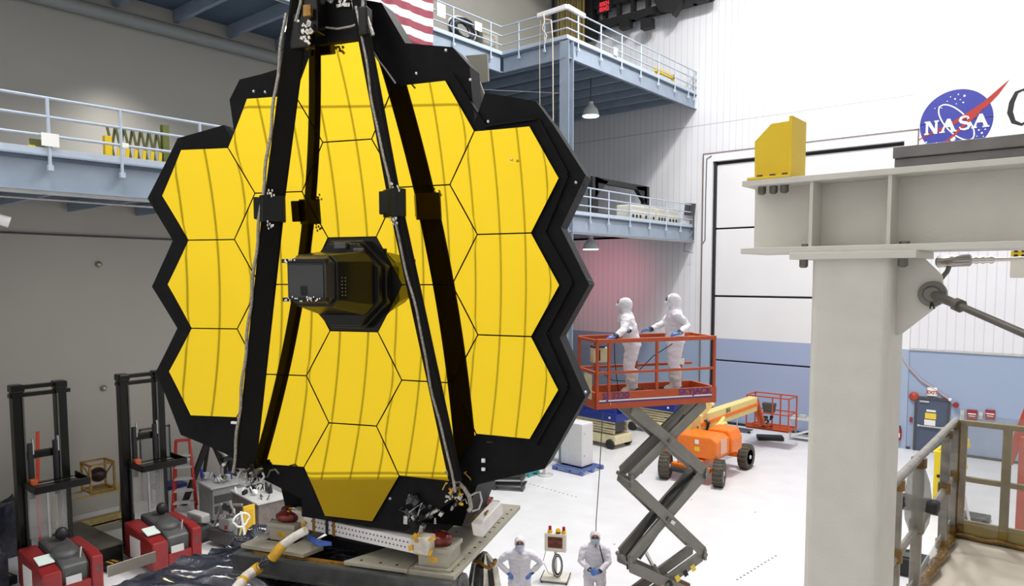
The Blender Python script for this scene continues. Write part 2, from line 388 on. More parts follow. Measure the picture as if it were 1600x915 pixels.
# column under the corner of the upper deck
cx, cy = XE - .12, YC + .16
cm = MB().bb((cx - .2, cy - .17, 0), (cx + .2, cy - .14, 15.3)).bb((cx - .2, cy + .12, 0), (cx + .2, cy + .15, 15.3)).bb((cx - .012, cy - .14, 0), (cx + .012, cy + .12, 15.3)).bb((cx - .25, cy - .25, 0), (cx + .25, cy + .25, .03))
tag(cm.build('steel_column', deckp), 'pale blue steel column under the corner of the upper balcony', 'column')
# railings
railing('balcony_railing', 'pale blue railing along the lower balcony, left and right of the telescope', [(XE, YB + .2, 9.22), (XE, YF - .05, 9.22)], 9.22, None,
        [(XE, y, 9.22) for y in (4.82 - 3.2 * 1, 4.82, GX(187, 172, XE).y, GX(290, 190, XE).y + .3, 8.9, 10.6, 12.3, 14, 15.8, 17.5, 19.4, 21.1, 22.8, 24.1, 25.75, 27.4, 28.9, 30.3, YF - .15)], toe=True, hang=.28)
ups = [(XE, y, 15.38) for y in [21.95 + i * 1.52 for i in range(6)] + [30.9, 31.5]] + [(x, YC, 15.38) for x in (-17.2, -16.0)] + [(XI, y, 15.38) for y in (20.6, 18.6, 16.6, 14.6)]
railing('balcony_railing', 'pale blue railing around the projecting upper balcony, top right of the telescope', [(XI, 8, 15.38), (XI, YC, 15.38), (XE, YC, 15.38), (XE, YF - .05, 15.38)], 15.38, None, ups, hang=.3)

# ================================================================== TELESCOPE
TX, TY, TZ, TA = -8.191, 6.367, 6.867, math.atan2(.3755, .9268)
TF = Frame((TX, TY, 0), TA)
tel = thing('space_telescope', 'giant gold honeycomb mirror telescope framed in black on its assembly stand', 'telescope', (TX, TY, 0), TA)
RC = 21.6; S_ = .767; HH = S_ * 3 ** .5 / 2
def sag(x, z): return -((x * x + (z - TZ) ** 2) / (2 * RC))
seg_c = []
for i in range(-2, 3):
    n_ = 5 - abs(i)
    for j in range(n_):
        zc = (j - (n_ - 1) / 2) * 2 * HH
        if i == 0 and abs(zc) < .1: continue
        seg_c.append((i * 1.5 * S_, zc))
def hexring(r, k): return (r * math.cos(k * PI / 3), r * math.sin(k * PI / 3))
for cx_, cz_ in seg_c:
    N = 10; rr = S_ - .010; idx = {}; V = []; F = []
    for a in range(-N, N + 1):
        for b in range(-N, N + 1):
            if abs(a + b) > N: continue
            x = rr / N * (a + b / 2); z = rr / N * (b * 3 ** .5 / 2)
            # hexagon with vertices on the x axis
            idx[a, b] = len(V); V.append((cx_ + x, sag(cx_ + x, TZ + cz_ + z), TZ + cz_ + z))
    for a in range(-N, N + 1):
        for b in range(-N, N + 1):
            q = [(a, b), (a + 1, b), (a, b + 1)]; r = [(a + 1, b), (a + 1, b - 1 + 1), (a, b + 1)]
            if all(k in idx for k in q): F.append(tuple(idx[k] for k in q))
            r = [(a + 1, b), (a + 1, b + 1), (a, b + 1)]
            if all(k in idx for k in r): F.append(tuple(idx[k] for k in r))
    m = MB().add(V, F, 0, True)
    ring = [(cx_ + rr * math.cos(k * PI / 3), TZ + cz_ + rr * math.sin(k * PI / 3)) for k in range(6)]
    fr = [(x, sag(x, z) + .0005, z) for x, z in ring]; bk = [(x, sag(x, z) + .03, z) for x, z in ring]
    m.add(fr + bk, [(i, (i + 1) % 6, (i + 1) % 6 + 6, i + 6) for i in range(6)] + [tuple(range(6, 12))], 1)
    ob = m.build('mirror_segment', [gold, blackm], tel, fixn=False)
    # normals must face -y
    if ob.data.polygons[0].normal.y > 0: ob.data.flip_normals()
# backplane and black skirt, cut into panels that follow the dish
def dish_panel(name, poly, y0=.045, th=.03, m=black, step=.35, parent=tel):
    bm = bmesh.new(); vs_ = [bm.verts.new((x, 0, z)) for x, z in poly]
    for t in tessellate_polygon([[Vector((x, z, 0)) for x, z in poly]]):
        try: bm.faces.new([vs_[i] for i in t])
        except ValueError: pass
    xs = [p[0] for p in poly]; zs = [p[1] for p in poly]
    k = min(xs) + step
    while k < max(xs): bmesh.ops.bisect_plane(bm, geom=bm.verts[:] + bm.edges[:] + bm.faces[:], plane_co=(k, 0, 0), plane_no=(1, 0, 0)); k += step
    k = min(zs) + step
    while k < max(zs): bmesh.ops.bisect_plane(bm, geom=bm.verts[:] + bm.edges[:] + bm.faces[:], plane_co=(0, 0, k), plane_no=(0, 0, 1)); k += step
    r = bmesh.ops.extrude_face_region(bm, geom=bm.faces[:]); new = {v for v in r['geom'] if isinstance(v, bmesh.types.BMVert)}
    for v in bm.verts: v.co.y = sag(v.co.x, v.co.z) + y0 + (th if v in new else 0)
    bmesh.ops.recalc_face_normals(bm, faces=bm.faces)
    me = bpy.data.meshes.new(name); bm.to_mesh(me); bm.free(); me.materials.append(m)
    o = bpy.data.objects.new(name, me); COL.objects.link(o); o.parent = parent; return o
def T0(x, y, ly=-.22): p = TF.Y(x, y, ly); return (p.x, p.z)
YR = .12                                             # the right flank wraps further back
sil = [T0(346, 194), T0(279, 216), T0(233, 310), T0(266, 375), T0(237, 447.6), T0(273, 513), T0(246, 580), T0(286, 678), T0(314, 691), T0(358, 712), T0(388, 738), T0(470, 780), T0(472, 806)]
silr = [T0(581, 820, -.15), T0(640, 824, -.1), T0(756, 750, 0), T0(760, 746, YR), T0(863, 720, YR), T0(894, 665, YR), T0(924, 612, YR), T0(883, 524, YR), T0(929, 444, YR), T0(885, 358, YR), T0(924.7, 280, YR), T0(875, 203, YR), T0(850, 169, YR), T0(807, 160, YR), T0(770, 154, YR),
        T0(752, 198, YR), T0(748, 114, YR), T0(723, 86, YR), T0(650, 79, YR), T0(618, 21, YR), T0(573, 13, YR), T0(573, -40, YR)]
silt = [T0(468, -40), T0(468, 26), T0(441, 104), T0(407, 115), T0(374, 124), T0(357, 155), T0(360, 200), T0(358, 222)]
poly = sil + silr + silt
dish_panel('black_skirt', poly, .045, .36)
dish_panel('backplane', [(-2.4, TZ - 1.9), (1.7, TZ - 1.9), (1.7, TZ + 1.9), (-2.4, TZ + 1.9)], .42, .5, blackm, .8)
# raised folded flaps along the right flank
def flap(pts, m=black, th=.02, name='skirt_flap'):
    n = len(pts); V = [Vector(p) for p in pts]; nn = (V[1] - V[0]).cross(V[2] - V[0]).normalized() * th
    return MB().add(V + [v + nn for v in V], [tuple(range(n)), tuple(range(n, 2 * n))[::-1]] + [(i, i + n, (i + 1) % n + n, (i + 1) % n) for i in range(n)]).build(name, m, tel)
def TP(x, y, ly): p = TF.Y(x, y, ly); return (p.x, p.y, p.z)
hexR = [(695.7, 125), (741.5, 202.3), (829, 195), (873, 273), (833, 362), (877, 440), (833, 522), (872, 605), (826, 687)]
outR = [(700, 112), (752, 196), (838, 186), (884, 272), (845, 362), (890, 440), (846, 522), (884, 604), (834, 694)]
for a, b, c, d_ in zip(outR[:-1], outR[1:], hexR[1:], hexR[:-1]):
    sa = [TF.Y(*q, -.3) for q in (a, b)]
    pts = [Vector((p.x, sag(p.x, p.z) - .0, p.z)) for p in sa] + [Vector((p.x + .005, sag(p.x, p.z) + .1, p.z)) for p in sa[::-1]]
    flap(pts, blackm, .03, 'rim_strip')
# wrinkle folds on the side panel
side = MB()
for x, y, x2, y2 in ((765, 160, 845, 185), (865, 240, 915, 282), (870, 300, 915, 290), (862, 350, 880, 362), (890, 430, 925, 440), (850, 520, 878, 530), (880, 600, 916, 612), (840, 690, 880, 680), (760, 690, 850, 705), (756, 748, 756, 690)):
    a = TP(x, y, -.16); b = TP(x2, y2, -.12); side.tube([a, ((a[0] + b[0]) / 2, (a[1] + b[1]) / 2 - .01, (a[2] + b[2]) / 2 + .03), b], .008, 5)
side.build('skirt_seam', mat('seam_grey', (.03, .03, .03), .4), tel)
sp = MB()
for x, y in ((697, 79), (651, 115), (735, 125), (397, 143), (415, 144), (763, 190), (900, 285), (915, 612), (610, 778), (800, 250)):
    p = TP(x, y, -.28); sp.lathe(p, [(.018, 0), (.018, .02), (.006, .025)], 8, ax=(0, -1, 0))
each(sp, 'skirt_rivet', mat('rivet', (.6, .6, .6), .3, .8), tel)
for x0, y0, x1, y1 in ((753, 716, 758, 722), (753, 730, 758, 735), (362, 658, 372, 662), (380, 665, 386, 668)):
    a = TP(x0, y0, -.26); b = TP(x1, y1, -.26); MB().bb((a[0], -.28, a[2]), (b[0], -.25, b[2])).build('white_tag', paper, tel)
# aft optics housing in the middle
hx = [hexring(.762, k) for k in range(6)]
MB().prism([(x, z + TZ) for x, z in hx], .0, .06).build('optics_base_plate', blackg, tel)
oc = [(.66 * math.cos(R(22.5 + 45 * k)), .66 * math.sin(R(22.5 + 45 * k)) + TZ) for k in range(8)]
MB().prism(oc, -.16, .0).prism([(x * .93, (z - TZ) * .93 + TZ) for x, z in oc], -.30, -.16).build('octagon_collar', blackg, tel, bevel=.012)
def cham(w, h, c, y, dz=0): return [Vector((x, y, z + TZ + dz)) for x, z in ((-w, -h + c), (-w + c, -h), (w - c, -h), (w, -h + c), (w, h - c), (w - c, h), (-w + c, h), (-w, h - c))]
A = cham(.50, .44, .15, -.30, .02); B = cham(.34, .33, .09, -.98, .06)
MB().add(A + B, [tuple(range(8)), tuple(range(8, 16))[::-1]] + [(i, (i + 1) % 8, (i + 1) % 8 + 8, i + 8) for i in range(8)]).build('optics_housing', blackg, tel, bevel=.012)
A = cham(.31, .31, .09, -.98, .07); B = cham(.28, .26, .03, -1.15, .07)
MB().add(A + B, [tuple(range(8)), tuple(range(8, 16))[::-1]] + [(i, (i + 1) % 8, (i + 1) % 8 + 8, i + 8) for i in range(8)]).build('optics_snout', mat('snout_black', (.02, .02, .02), .35), tel, bevel=.008)
MB().bb((-.25, -1.165, TZ + .12 - .27), (.25, -1.15, TZ + .27)).build('snout_panel', mat('snout_grey', (.035, .036, .037), .5), tel, bevel=.004)
MB().bb((-.33, -1.2, TZ + .29), (.30, -1.1, TZ + .34)).bb((-.33, -1.2, TZ - .2), (.30, -1.1, TZ - .15)).bb((-.08, -1.172, TZ - .12), (.02, -1.16, TZ + .0)).build('snout_frame', blackg, tel, bevel=.008)
sp = MB()
for i in range(26):
    sp.sphere((rng.uniform(-.3, .3), -1.2 - rng.uniform(0, .03), TZ - .17 + rng.uniform(-.03, .03)), .012)
for i in range(8): sp.sphere((rng.uniform(-.28, -.1), -1.2, TZ + .31 + rng.uniform(-.02, .02)), .014)
for z in range(6):
    for q in (0, 1): sp.sphere((.36 + .02 * q, -.9 + q * .05 , TZ + .1 - z * .045), .006)
each(sp, 'snout_fastener', chrome, tel)
MB().bb((-.08, -.36, TZ + .49), (.1, -.2, TZ + .58)).bb((.2, -.34, TZ + .45), (.36, -.3, TZ + .5)).build('collar_bracket', greyd, tel, bevel=.01)
# mast struts folded in front of the mirror
def plank(p0, p1, wdir, w, t, mb):
    p0 = Vector(p0); p1 = Vector(p1); d = (p1 - p0).normalized(); wd = Vector(wdir); wd = (wd - d * wd.dot(d)).normalized(); n = d.cross(wd); V = []
    for p in (p0, p1):
        for a, b in ((-.5, -.28), (-.42, -.5), (.42, -.5), (.5, -.28), (.5, .28), (.42, .5), (-.42, .5), (-.5, .28)): V.append(p + wd * a * w + n * b * t)
    mb.add(V, [tuple(range(8)), tuple(range(8, 16))[::-1]] + [(i, i + 8, (i + 1) % 8 + 8, (i + 1) % 8) for i in range(8)])
PH = R(-38)
for sx, bot, mid, top in ((-1, (-1.60, -.40, 4.2), (-.93, -.50, 7.92), (-.50, -.50, 10.25)), (1, (1.70, -.40, 4.3), (.93, -.50, 7.94), (.50, -.50, 10.2))):
    wd = Vector((math.cos(PH), -sx * math.sin(PH) * -1, 0)); wd = Vector((math.cos(PH), sx * math.sin(PH), 0))
    m = MB(); plank(bot, mid, wd, .29, .085, m); plank(mid, top, wd, .27, .085, m)
    plank(top, (sx * .28, -.45, 11.6), wd, .26, .1, m)
    st = m.build('mast_strut', blackm, tel, bevel=.006); st['label'] = 'broad left mast strut' if sx < 0 else 'right mast strut seen edge on'
    mv = Vector(mid); h = MB(); plank(mv + Vector((0, -.02, -.19)), mv + Vector((0, -.02, .17)), wd, .34, .2, h)
    h.bar(mv + Vector((-.1, -.02, .0)), mv + Vector((-.24 if sx < 0 else -.12, -.08, 0)), .2, .3)
    h.build('hinge_box', blackg, st, bevel=.012)
    b = MB()
    for i in range(14): b.sphere(mv + Vector((rng.uniform(.0, .14), -.15, rng.choice((-.24, .18)) + rng.uniform(-.06, .05))), (.014, .01, .02))
    each(b, 'hinge_bolt', silver, st)
    pts = []; off = wd * (-.125 if sx < 0 else -.02) + Vector((0, -.07, 0))
    for i in range(41):
        t = i / 40; z = 4.15 + t * 6.3
        a, b_ = (Vector(bot), Vector(mid)) if z < 7.93 else (Vector(mid), Vector(top)); u = (z - a.z) / (b_.z - a.z); c = a.lerp(b_, u)
        w = .012 * math.sin(i * 1.3) + (.035 * math.sin(i * .55) if sx > 0 else 0)
        pts.append(c + off + wd * w)
    MB().tube(pts, .022, 7).build('cable_harness', cablem, st)
# top: black closeout and the folded mirror support
MB().add([TP(492, 70, -.33), TP(568, 60, -.33), TP(575, -60, -.3), TP(488, -60, -.3), TP(492, 70, -.1), TP(568, 60, -.1), TP(575, -60, -.1), TP(488, -60, -.1)], [(0, 1, 2, 3), (4, 7, 6, 5), (0, 4, 5, 1), (1, 5, 6, 2), (2, 6, 7, 3), (3, 7, 4, 0)]).build('top_closeout', black, tel)
m = MB(); m.box(TP(472, 50, -.5), (.32, .14, .46)); m.box(TP(487, 0, -.5), (.3, .2, .9)); m.build('upper_hinge', blackg, tel, bevel=.02)
MB().box(TP(571, 35, -.56), (.13, .16, .36)).build('upper_hinge', blackg, tel, bevel=.02)
m = MB()
for i in range(22):
    p = TP(rng.uniform(466, 487), rng.uniform(32, 68), -.67); m.box(p, (rng.uniform(.02, .07), .02, rng.uniform(.02, .05)), rot=Matrix.Rotation(rng.uniform(-1, 1), 3, 'Y'))
for i in range(14):
    p = TP(rng.uniform(502, 560), rng.uniform(-2, 9), -.36); m.box(p, (rng.uniform(.03, .09), .02, rng.uniform(.03, .1)), rot=Matrix.Rotation(rng.uniform(-1, 1), 3, 'Y'))
each(m, 'connector_block', silver, tel)
MB().box(TP(481, 17, -.68), (.11, .05, .14)).build('amber_patch', kap, tel)
MB().tube([TP(x, y, -.4) for x, y in ((502, 47), (505, 42), (511, 43), (518, 44), (528, 45), (540, 43), (550, 41), (557, 38), (561, 33))], .014, 6).build('harness_loop', cablem, tel)
MB().tube([TP(x, y, -.6) for x, y in ((566, -20), (567, 5), (566, 20), (572, 22), (578, 40), (583, 55))], .022, 6).build('harness_loop', cablem, tel)
MB().tube([TP(x, y, -.62) for x, y in ((472, -20), (470, 4), (466, 20), (462, 34))], .022, 6).build('harness_loop', cablem, tel)
MB().tube([TP(x, y, -.45) for x, y in ((583, 80), (592, 95), (600, 105), (618, 130))], .012, 6).build('harness_loop', mat('loop_grey', (.2, .2, .2), .4), tel)
# lower clutter at the strut feet
def clutter(name, cx, cy, n, sx, sy, ly, cols, par=tel, r=(.02, .07)):
    for gi, mm in enumerate(cols):
        m = MB()
        for i in range(n):
            p = Vector(TP(cx + rng.gauss(0, sx), cy + rng.gauss(0, sy), ly + rng.uniform(-.1, .1)))
            k = rng.random()
            if k < .5: m.box(p, [rng.uniform(*r) for _ in range(3)], rot=Matrix.Rotation(rng.uniform(-1, 1), 3, 'Y'))
            elif k < .8: m.lathe(p, [(rng.uniform(.01, .03), 0), (.02, rng.uniform(.04, .09))], 8, ax=(rng.uniform(-1, 1), -.6, rng.uniform(-1, 1)))
            else:
                q = p.copy(); pts = [q.copy()]
                for _ in range(4): q = q + Vector((rng.uniform(-.07, .07), rng.uniform(-.03, .03), rng.uniform(-.09, .05))); pts.append(q.copy())
                m.tube(pts, .008, 5)
        each(m, name, mm, par)
clutter('strut_foot_fitting', 395, 738, 14, 10, 9, -.35, (blackg, silver, greyd))
clutter('strut_foot_fitting', 712, 768, 13, 8, 12, -.3, (blackg, silver, kapy))
MB().tube([TP(x, y, -.42) for x, y in ((376, 735), (371, 745), (373, 754), (385, 757), (398, 755), (408, 752), (413, 744), (410, 738))], .016, 6).build('harness_loop', greyl, tel)
MB().tube([TP(x, y, -.35) for x, y in ((697, 735), (712, 750), (725, 762), (733, 775), (736, 792), (732, 798))], .03, 8).build('harness_loop', cablem, tel)
MB().tube([TP(x, y, -.2) for x, y in ((733, 775), (742, 770), (750, 768), (753, 782), (748, 795), (738, 798))], .014, 6).build('harness_loop', greyl, tel)
MB().tube([TP(x, y, -.45) for x, y in ((418, 745), (422, 735), (430, 733), (436, 740))], .014, 6).build('harness_loop', greyd, tel)
def board(nm, pts, y, m):
    q = [TF.Y(a, b, y) for a, b in pts]; return MB().prism([(p.x, p.z) for p in q], y, y + .05).build(nm, m, tel)
board('rear_board', [(727, 87), (761, 84), (763, 126), (750, 128)], .9, mat('board_tan', (.30, .29, .24), .6))
board('rear_board', [(749, 126), (763, 165), (752, 198), (748, 198)], .5, mat('board_tan', (.30, .29, .24), .6))
# instrument bay behind and below the mirror
MB().prism([(-1.55, 3.35), (1.45, 3.35), (1.7, 4.0), (1.7, 6.2), (-2.0, 6.2), (-2.0, 4.6), (-1.75, 4.2)], .45, 1.5).build('instrument_bay', black, tel)
# white perforated truss beam
bt = MB(); p0 = Vector((-.98, .12, 3.30)); p1 = Vector((1.17, -.32, 3.31)); bt.bar(p0, p1, .14, .2); beam = bt.build('perforated_beam', mat('white_blanket', (.80, .77, .75), .55, var=.05), tel, bevel=.01)
hb = MB(); dd = (p1 - p0).normalized(); nrm = Vector((-dd.y, dd.x, 0)); nrm = -nrm if nrm.y > 0 else nrm
for k in range(28):
    for r_ in range(2):
        c = p0 + dd * (.22 + k * .066) + nrm * .0705 + Vector((0, 0, .045 - r_ * .075)) + dd * (.02 * r_)
        hb.add([c + Vector((0, 0, .02)), c + dd * .02 - Vector((0, 0, .012)), c - dd * .02 - Vector((0, 0, .012))], [(0, 1, 2)])
hb.build('beam_perforation', greyd, beam)
for t_ in (.12, .24, .30):
    c = p0.lerp(p1, t_); MB().box(c, (.05, .16, .21), rot=Matrix.Rotation(math.atan2(dd.y, dd.x), 3, 'Z')).build('tape_band', kap if t_ != .24 else blackc, beam)
for t_, nn in ((-.03, 16), (1.02, 14)):
    c = p0.lerp(p1, t_)
    m = MB(); m.box(c + Vector((0, 0, .04)), (.26, .2, .26))
    m.build('wrapped_joint', mat('crumpled_white', (.72, .66, .56), .35, bump=1, bscale=12, var=.3), tel, bevel=.03)
    m = MB()
    for i in range(nn): m.box(c + Vector((rng.uniform(-.17, .17), rng.uniform(-.13, .0), rng.uniform(-.08, .2))), (rng.uniform(.03, .08), .02, rng.uniform(.04, .12)), rot=Matrix.Rotation(rng.uniform(-.8, .8), 3, 'Y'))
    each(m, 'joint_tape', kapy, tel)
# side beam on the right
s0 = TP(745, 828, -.25); s1 = TP(778, 792, .3)
MB().bar(s0, s1, .16, .2).build('side_beam', mat('side_beam_white', (.74, .70, .66), .5, var=.1), tel, bevel=.02)
a = Vector(s0).lerp(Vector(s1), .5); MB().box(a, (.03, .2, .22)).build('tape_band', kap, tel)
clutter('bay_fitting', 655, 800, 9, 14, 14, -.25, (blackg, silver, greyd), r=(.04, .12))
MB().tube([TP(640, 800, -.2), TP(660, 785, -.25), TP(650, 812, -.2), TP(630, 820, -.2)], .02, 6).tube([TP(655, 812, -.2), TP(685, 795, -.2)], .03, 6).build('bay_tube', silver, tel)

# ------------------------------------------------------------------ assembly stand
stand = thing('assembly_stand', 'cream and grey steel assembly stand carrying the gold telescope', 'stand', (TX, TY, 0), TA)
pl = MB().bb((.95, -.42, 2.93), (1.68, 2.62, 3.0)).bb((-1.72, .3, 2.93), (-1.0, 2.6, 3.0)).bb((-1.0, 2.1, 2.93), (.95, 2.6, 3.0)); pl.build('top_plate', plate, stand, bevel=.006)
MB().prism([(-1.73, -.40), (-.62, -.46), (-.5, -.12), (-1.6, .3)], 2.98, 3.04, 'xy').build('left_plate', plate, stand, bevel=.006)
MB().prism([(.02, -.44), (1.0, -.44), (1.0, .35), (.45, .35)], 2.95, 3.01, 'xy').build('front_plate', plate, stand, bevel=.006)
MB().bb((-1.8, -.5, 2.66), (1.68, -.34, 2.92)).bb((-1.8, -.52, 2.64), (1.68, -.3, 2.67)).bb((-1.8, -.52, 2.90), (1.68, -.3, 2.93)).build('front_girder', standd, stand)
each(MB().bb((1.1, -.34, 2.66), (1.26, 2.5, 2.93)).bb((-1.5, -.34, 2.66), (-1.34, 2.5, 2.93)), 'side_girder', grey, stand)
MB().bb((-1.3, -.3, 2.60), (1.1, 2.4, 2.64)).build('bottom_pan', blackm, stand)
for x, y in ((-1.3, -.2), (1.2, -.2), (-1.3, 2.2), (.6, 2.2)):
    MB().bb((x - .12, y - .12, .02), (x + .12, y + .12, 2.62)).bb((x - .25, y - .25, 0), (x + .25, y + .25, .04)).build('stand_leg', greyd, stand)
MB().bb((-1.5, -.42, 2.93), (.1, -.36, 2.96)).build('tape_strip', kap, stand)
hl = MB()
for x, y in [(1.1 + .0, -.3 + .35 * k) for k in range(8)] + [(1.6, -.3 + .22 * k) for k in range(13)] + [(.25, -.35), (.55, -.35), (.8, -.35)]:
    hl.lathe((x, y, 3.012 if x < 1 else 3.001), [(.022, 0), (.022, .003)], 8)
each(hl, 'bolt_hole', blackc, stand)
for (x, y, w) in ((1.33, -.12, .44), (-1.22, .08, .42), (1.30, 1.62, .44)):
    m = MB().bb((x - w / 2 - .05, y - .24, 3.0), (x + w / 2 + .05, y + .3, 3.04)).bb((x - w / 2, y - .2, 3.04), (x + w / 2, y + .25, 3.24)).bb((x - w / 2 - .03, y - .22, 3.24), (x + w / 2 + .03, y + .27, 3.30))
    pad = m.build('support_pad', plate, stand, bevel=.006)
    MB().bb((x - .07, y - .203, 3.1), (x + .07, y - .2, 3.18)).build('pad_sticker', kapy, pad)
    m = MB()
    for i in range(9): m.box((x + rng.uniform(-.12, .12), y + rng.uniform(-.1, .1), 3.35 + rng.uniform(-.02, .06)), (rng.uniform(.08, .2), rng.uniform(.08, .2), rng.uniform(.04, .12)), rot=Matrix.Rotation(rng.uniform(-.5, .5), 3, 'X') @ Matrix.Rotation(rng.uniform(-3, 3), 3, 'Z'))
    m.sphere((x, y, 3.36), (.21, .18, .1)); m.build('red_wrapped_foot', redf, stand, bevel=.01)
# round hub and foil on the right end
MB().lathe((1.62, -.12, 2.66), [(.24, 0), (.24, .06), (.16, .08), (.15, .05), (.06, .05), (.05, .12)], 24, ax=(1, 0, 0)).build('round_hub', standd, stand)
MB().bb((1.3, -.5, 2.62), (1.6, -.36, 2.8)).build('amber_wrap', kap, stand, bevel=.03)

def crumple(name, poly, z0, dz, m, seed, label=None, cat=None, parent=None, n=26, amp=.09, thick=.03):
    """wrinkled sheet over a quad (4 world xy corners), with folds"""
    V = []; a, b, c, d_ = [Vector(p) for p in poly]
    for i in range(n + 1):
        for j in range(n + 1):
            u, v = i / n, j / n; p = a.lerp(b, u).lerp(d_.lerp(c, u), v)
            q = Vector(((p.x + p.y) * .45 + seed, (p.y - p.x) * 1.9, seed)); h = 1.3 * (1 - abs(noise.noise(q)) * 2.6) + .55 * (1 - abs(noise.noise(Vector((q.x * 2.2, q.y * 1.7 + q.x, 3)))) * 2.6) + .10 * (1 - abs(noise.noise(q * 4.1)) * 2.6) - .6
            V.append(p + Vector((0, 0, amp * h)))
    F = [(i * (n + 1) + j, (i + 1) * (n + 1) + j, (i + 1) * (n + 1) + j + 1, i * (n + 1) + j + 1) for i in range(n) for j in range(n)]
    mb = MB().add(V, F, 0, True)
    rim = [(i, 0) for i in range(n)] + [(n, j) for j in range(n)] + [(i, n) for i in range(n, 0, -1)] + [(0, j) for j in range(n, 0, -1)]
    tp = [V[i * (n + 1) + j] for i, j in rim]; bt_ = [Vector((p.x, p.y, p.z - dz)) for p in tp]; k = len(rim)
    mb.add(tp + bt_, [(i, (i + 1) % k, (i + 1) % k + k, i + k) for i in range(k)] + [tuple(range(k, 2 * k))])
    o = mb.build(name, m, parent)
    if label: tag(o, label, cat)
    return o
# black plastic covered platform in front of the stand
zw = 2.55
crumple('covered_platform', [GZ(150, 930, zw), GZ(700, 960, zw), GZ(560, 872, zw), GZ(395, 842, zw)], zw, 2.53, plast, 3.1, 'low platform under shiny crumpled black plastic sheet before the telescope stand', 'covered platform', n=60, amp=.12)
crumple('covered_ramp', [GZ(395, 848, 2.45), GZ(350, 856, 2.45), GZ(400, 826, 2.45), GZ(440, 815, 2.45)], 2.4, 2.4, plast, 8.2, 'smaller mound under blue-black plastic sheet behind the covered platform', 'covered platform', n=24, amp=.1)
o = MB().bar(GZ(168, 893, 2.75), GZ(243, 869, 2.75), .02, .16).build('edge_board', mat('pale_board', (.5, .46, .4), .6)); o.parent = None
tag(o, 'pale grey flat board along the far edge of the black covered platform', 'board')
# wrapped cable trunk
def trunk():
    t = thing('wrapped_cable', 'thick white and yellow wrapped cable running from the stand onto the black sheet', 'cable', GZ(395, 860, 2.95))
    o = Vector(t.location); P = [Vector(GZ(365, 925, 2.75)), Vector(GZ(385, 900, 2.8)), Vector(GZ(402, 888, 2.85)), Vector(GZ(425, 872, 3.0)), Vector(GZ(443, 850, 3.2)), Vector(GZ(460, 838, 3.35)), Vector(GZ(478, 828, 3.45))]
    def seg(a, b, r, m, nm): MB().tube([P[a] - o, *( [P[k] - o for k in range(a + 1, b)] ), P[b] - o], r, 10).build(nm, m, t)
    wh = mat('trunk_white', (.75, .7, .63), .5, bump=1, bscale=14, var=.2)
    seg(0, 2, .075, wh, 'white_sleeve'); seg(4, 6, .06, wh, 'white_sleeve'); seg(3, 4, .075, kapy, 'yellow_wrap')
    m = MB()
    for k in range(7):
        q = Vector((rng.uniform(-.06, .06), rng.uniform(-.06, .06), rng.uniform(-.05, .1))); m.tube([P[2] - o, (P[2] + P[3]) / 2 - o + q, P[3] - o], .014, 6)
    m.build('bare_strand', greyd, t)
    for k in (0, 1, 2): 
        a = P[k].lerp(P[k + 1] if k < 2 else P[1], .6 if k < 2 else .1) - o; b = a + (P[k + 1] - P[k]).normalized() * .06; MB().tube([a, b], .08, 10).build('tape_band', kapy, t)
trunk()
def cable(name, label, pts, r, m, cat='cable'): return tag(MB().tube(pts, r, 8).build(name, m), label, cat)
bl = thing('blue_cable_loop', 'bundle of blue wires drooping below the white perforated beam', 'cable', GZ(495, 845, 3.15)); o = Vector(bl.location)
for k in range(5):
    a, b, c, e = GZ(478, 826 + k, 3.4), GZ(483, 836 + 2 * k, 3.2), GZ(498, 844 + 2 * k, 3.15), GZ(518, 847 + k, 3.12)
    MB().tube([a - o, b - o, c - o, e - o], .012, 6).build('wire', bluew, bl)
o = MB()
c = GZ(757, 862, 2.5)
def foil_cone():
    t = thing('foil_cover', 'crumpled silver and gold foil sheet standing right of the telescope stand', 'foil', (c.x, c.y, 0)); V = []; n = 18; rings = [(.40, 0), (.36, .7), (.32, 1.3), (.27, 1.9), (.2, 2.3), (.05, 2.5)]
    for i, (r, z) in enumerate(rings):
        for j in range(n):
            a = 2 * PI * j / n; q = r * (1 + .22 * (j % 2) * (1 if i < 5 else .2) + .12 * noise.noise(Vector((j * .9, i * 1.3, 2)))); V.append((q * math.cos(a), q * math.sin(a) * .75, z))
    F = [(i * n + j, i * n + (j + 1) % n, (i + 1) * n + (j + 1) % n, (i + 1) * n + j) for i in range(len(rings) - 1) for j in range(n)] + [tuple(range(n))[::-1], tuple(range(5 * n, 6 * n))]
    MB().add(V, F).build('foil_sheet', mat('cone_foil', (.62, .58, .50), .14, .95, bump=.6, bscale=6, var=.3), t)
    MB().tube([(.2 * math.cos(a), .15 * math.sin(a), 2.34 + .05 * math.sin(3 * a)) for a in [k * PI / 6 for k in range(13)]], .03, 6).build('tape_band', kap, t)
foil_cone()

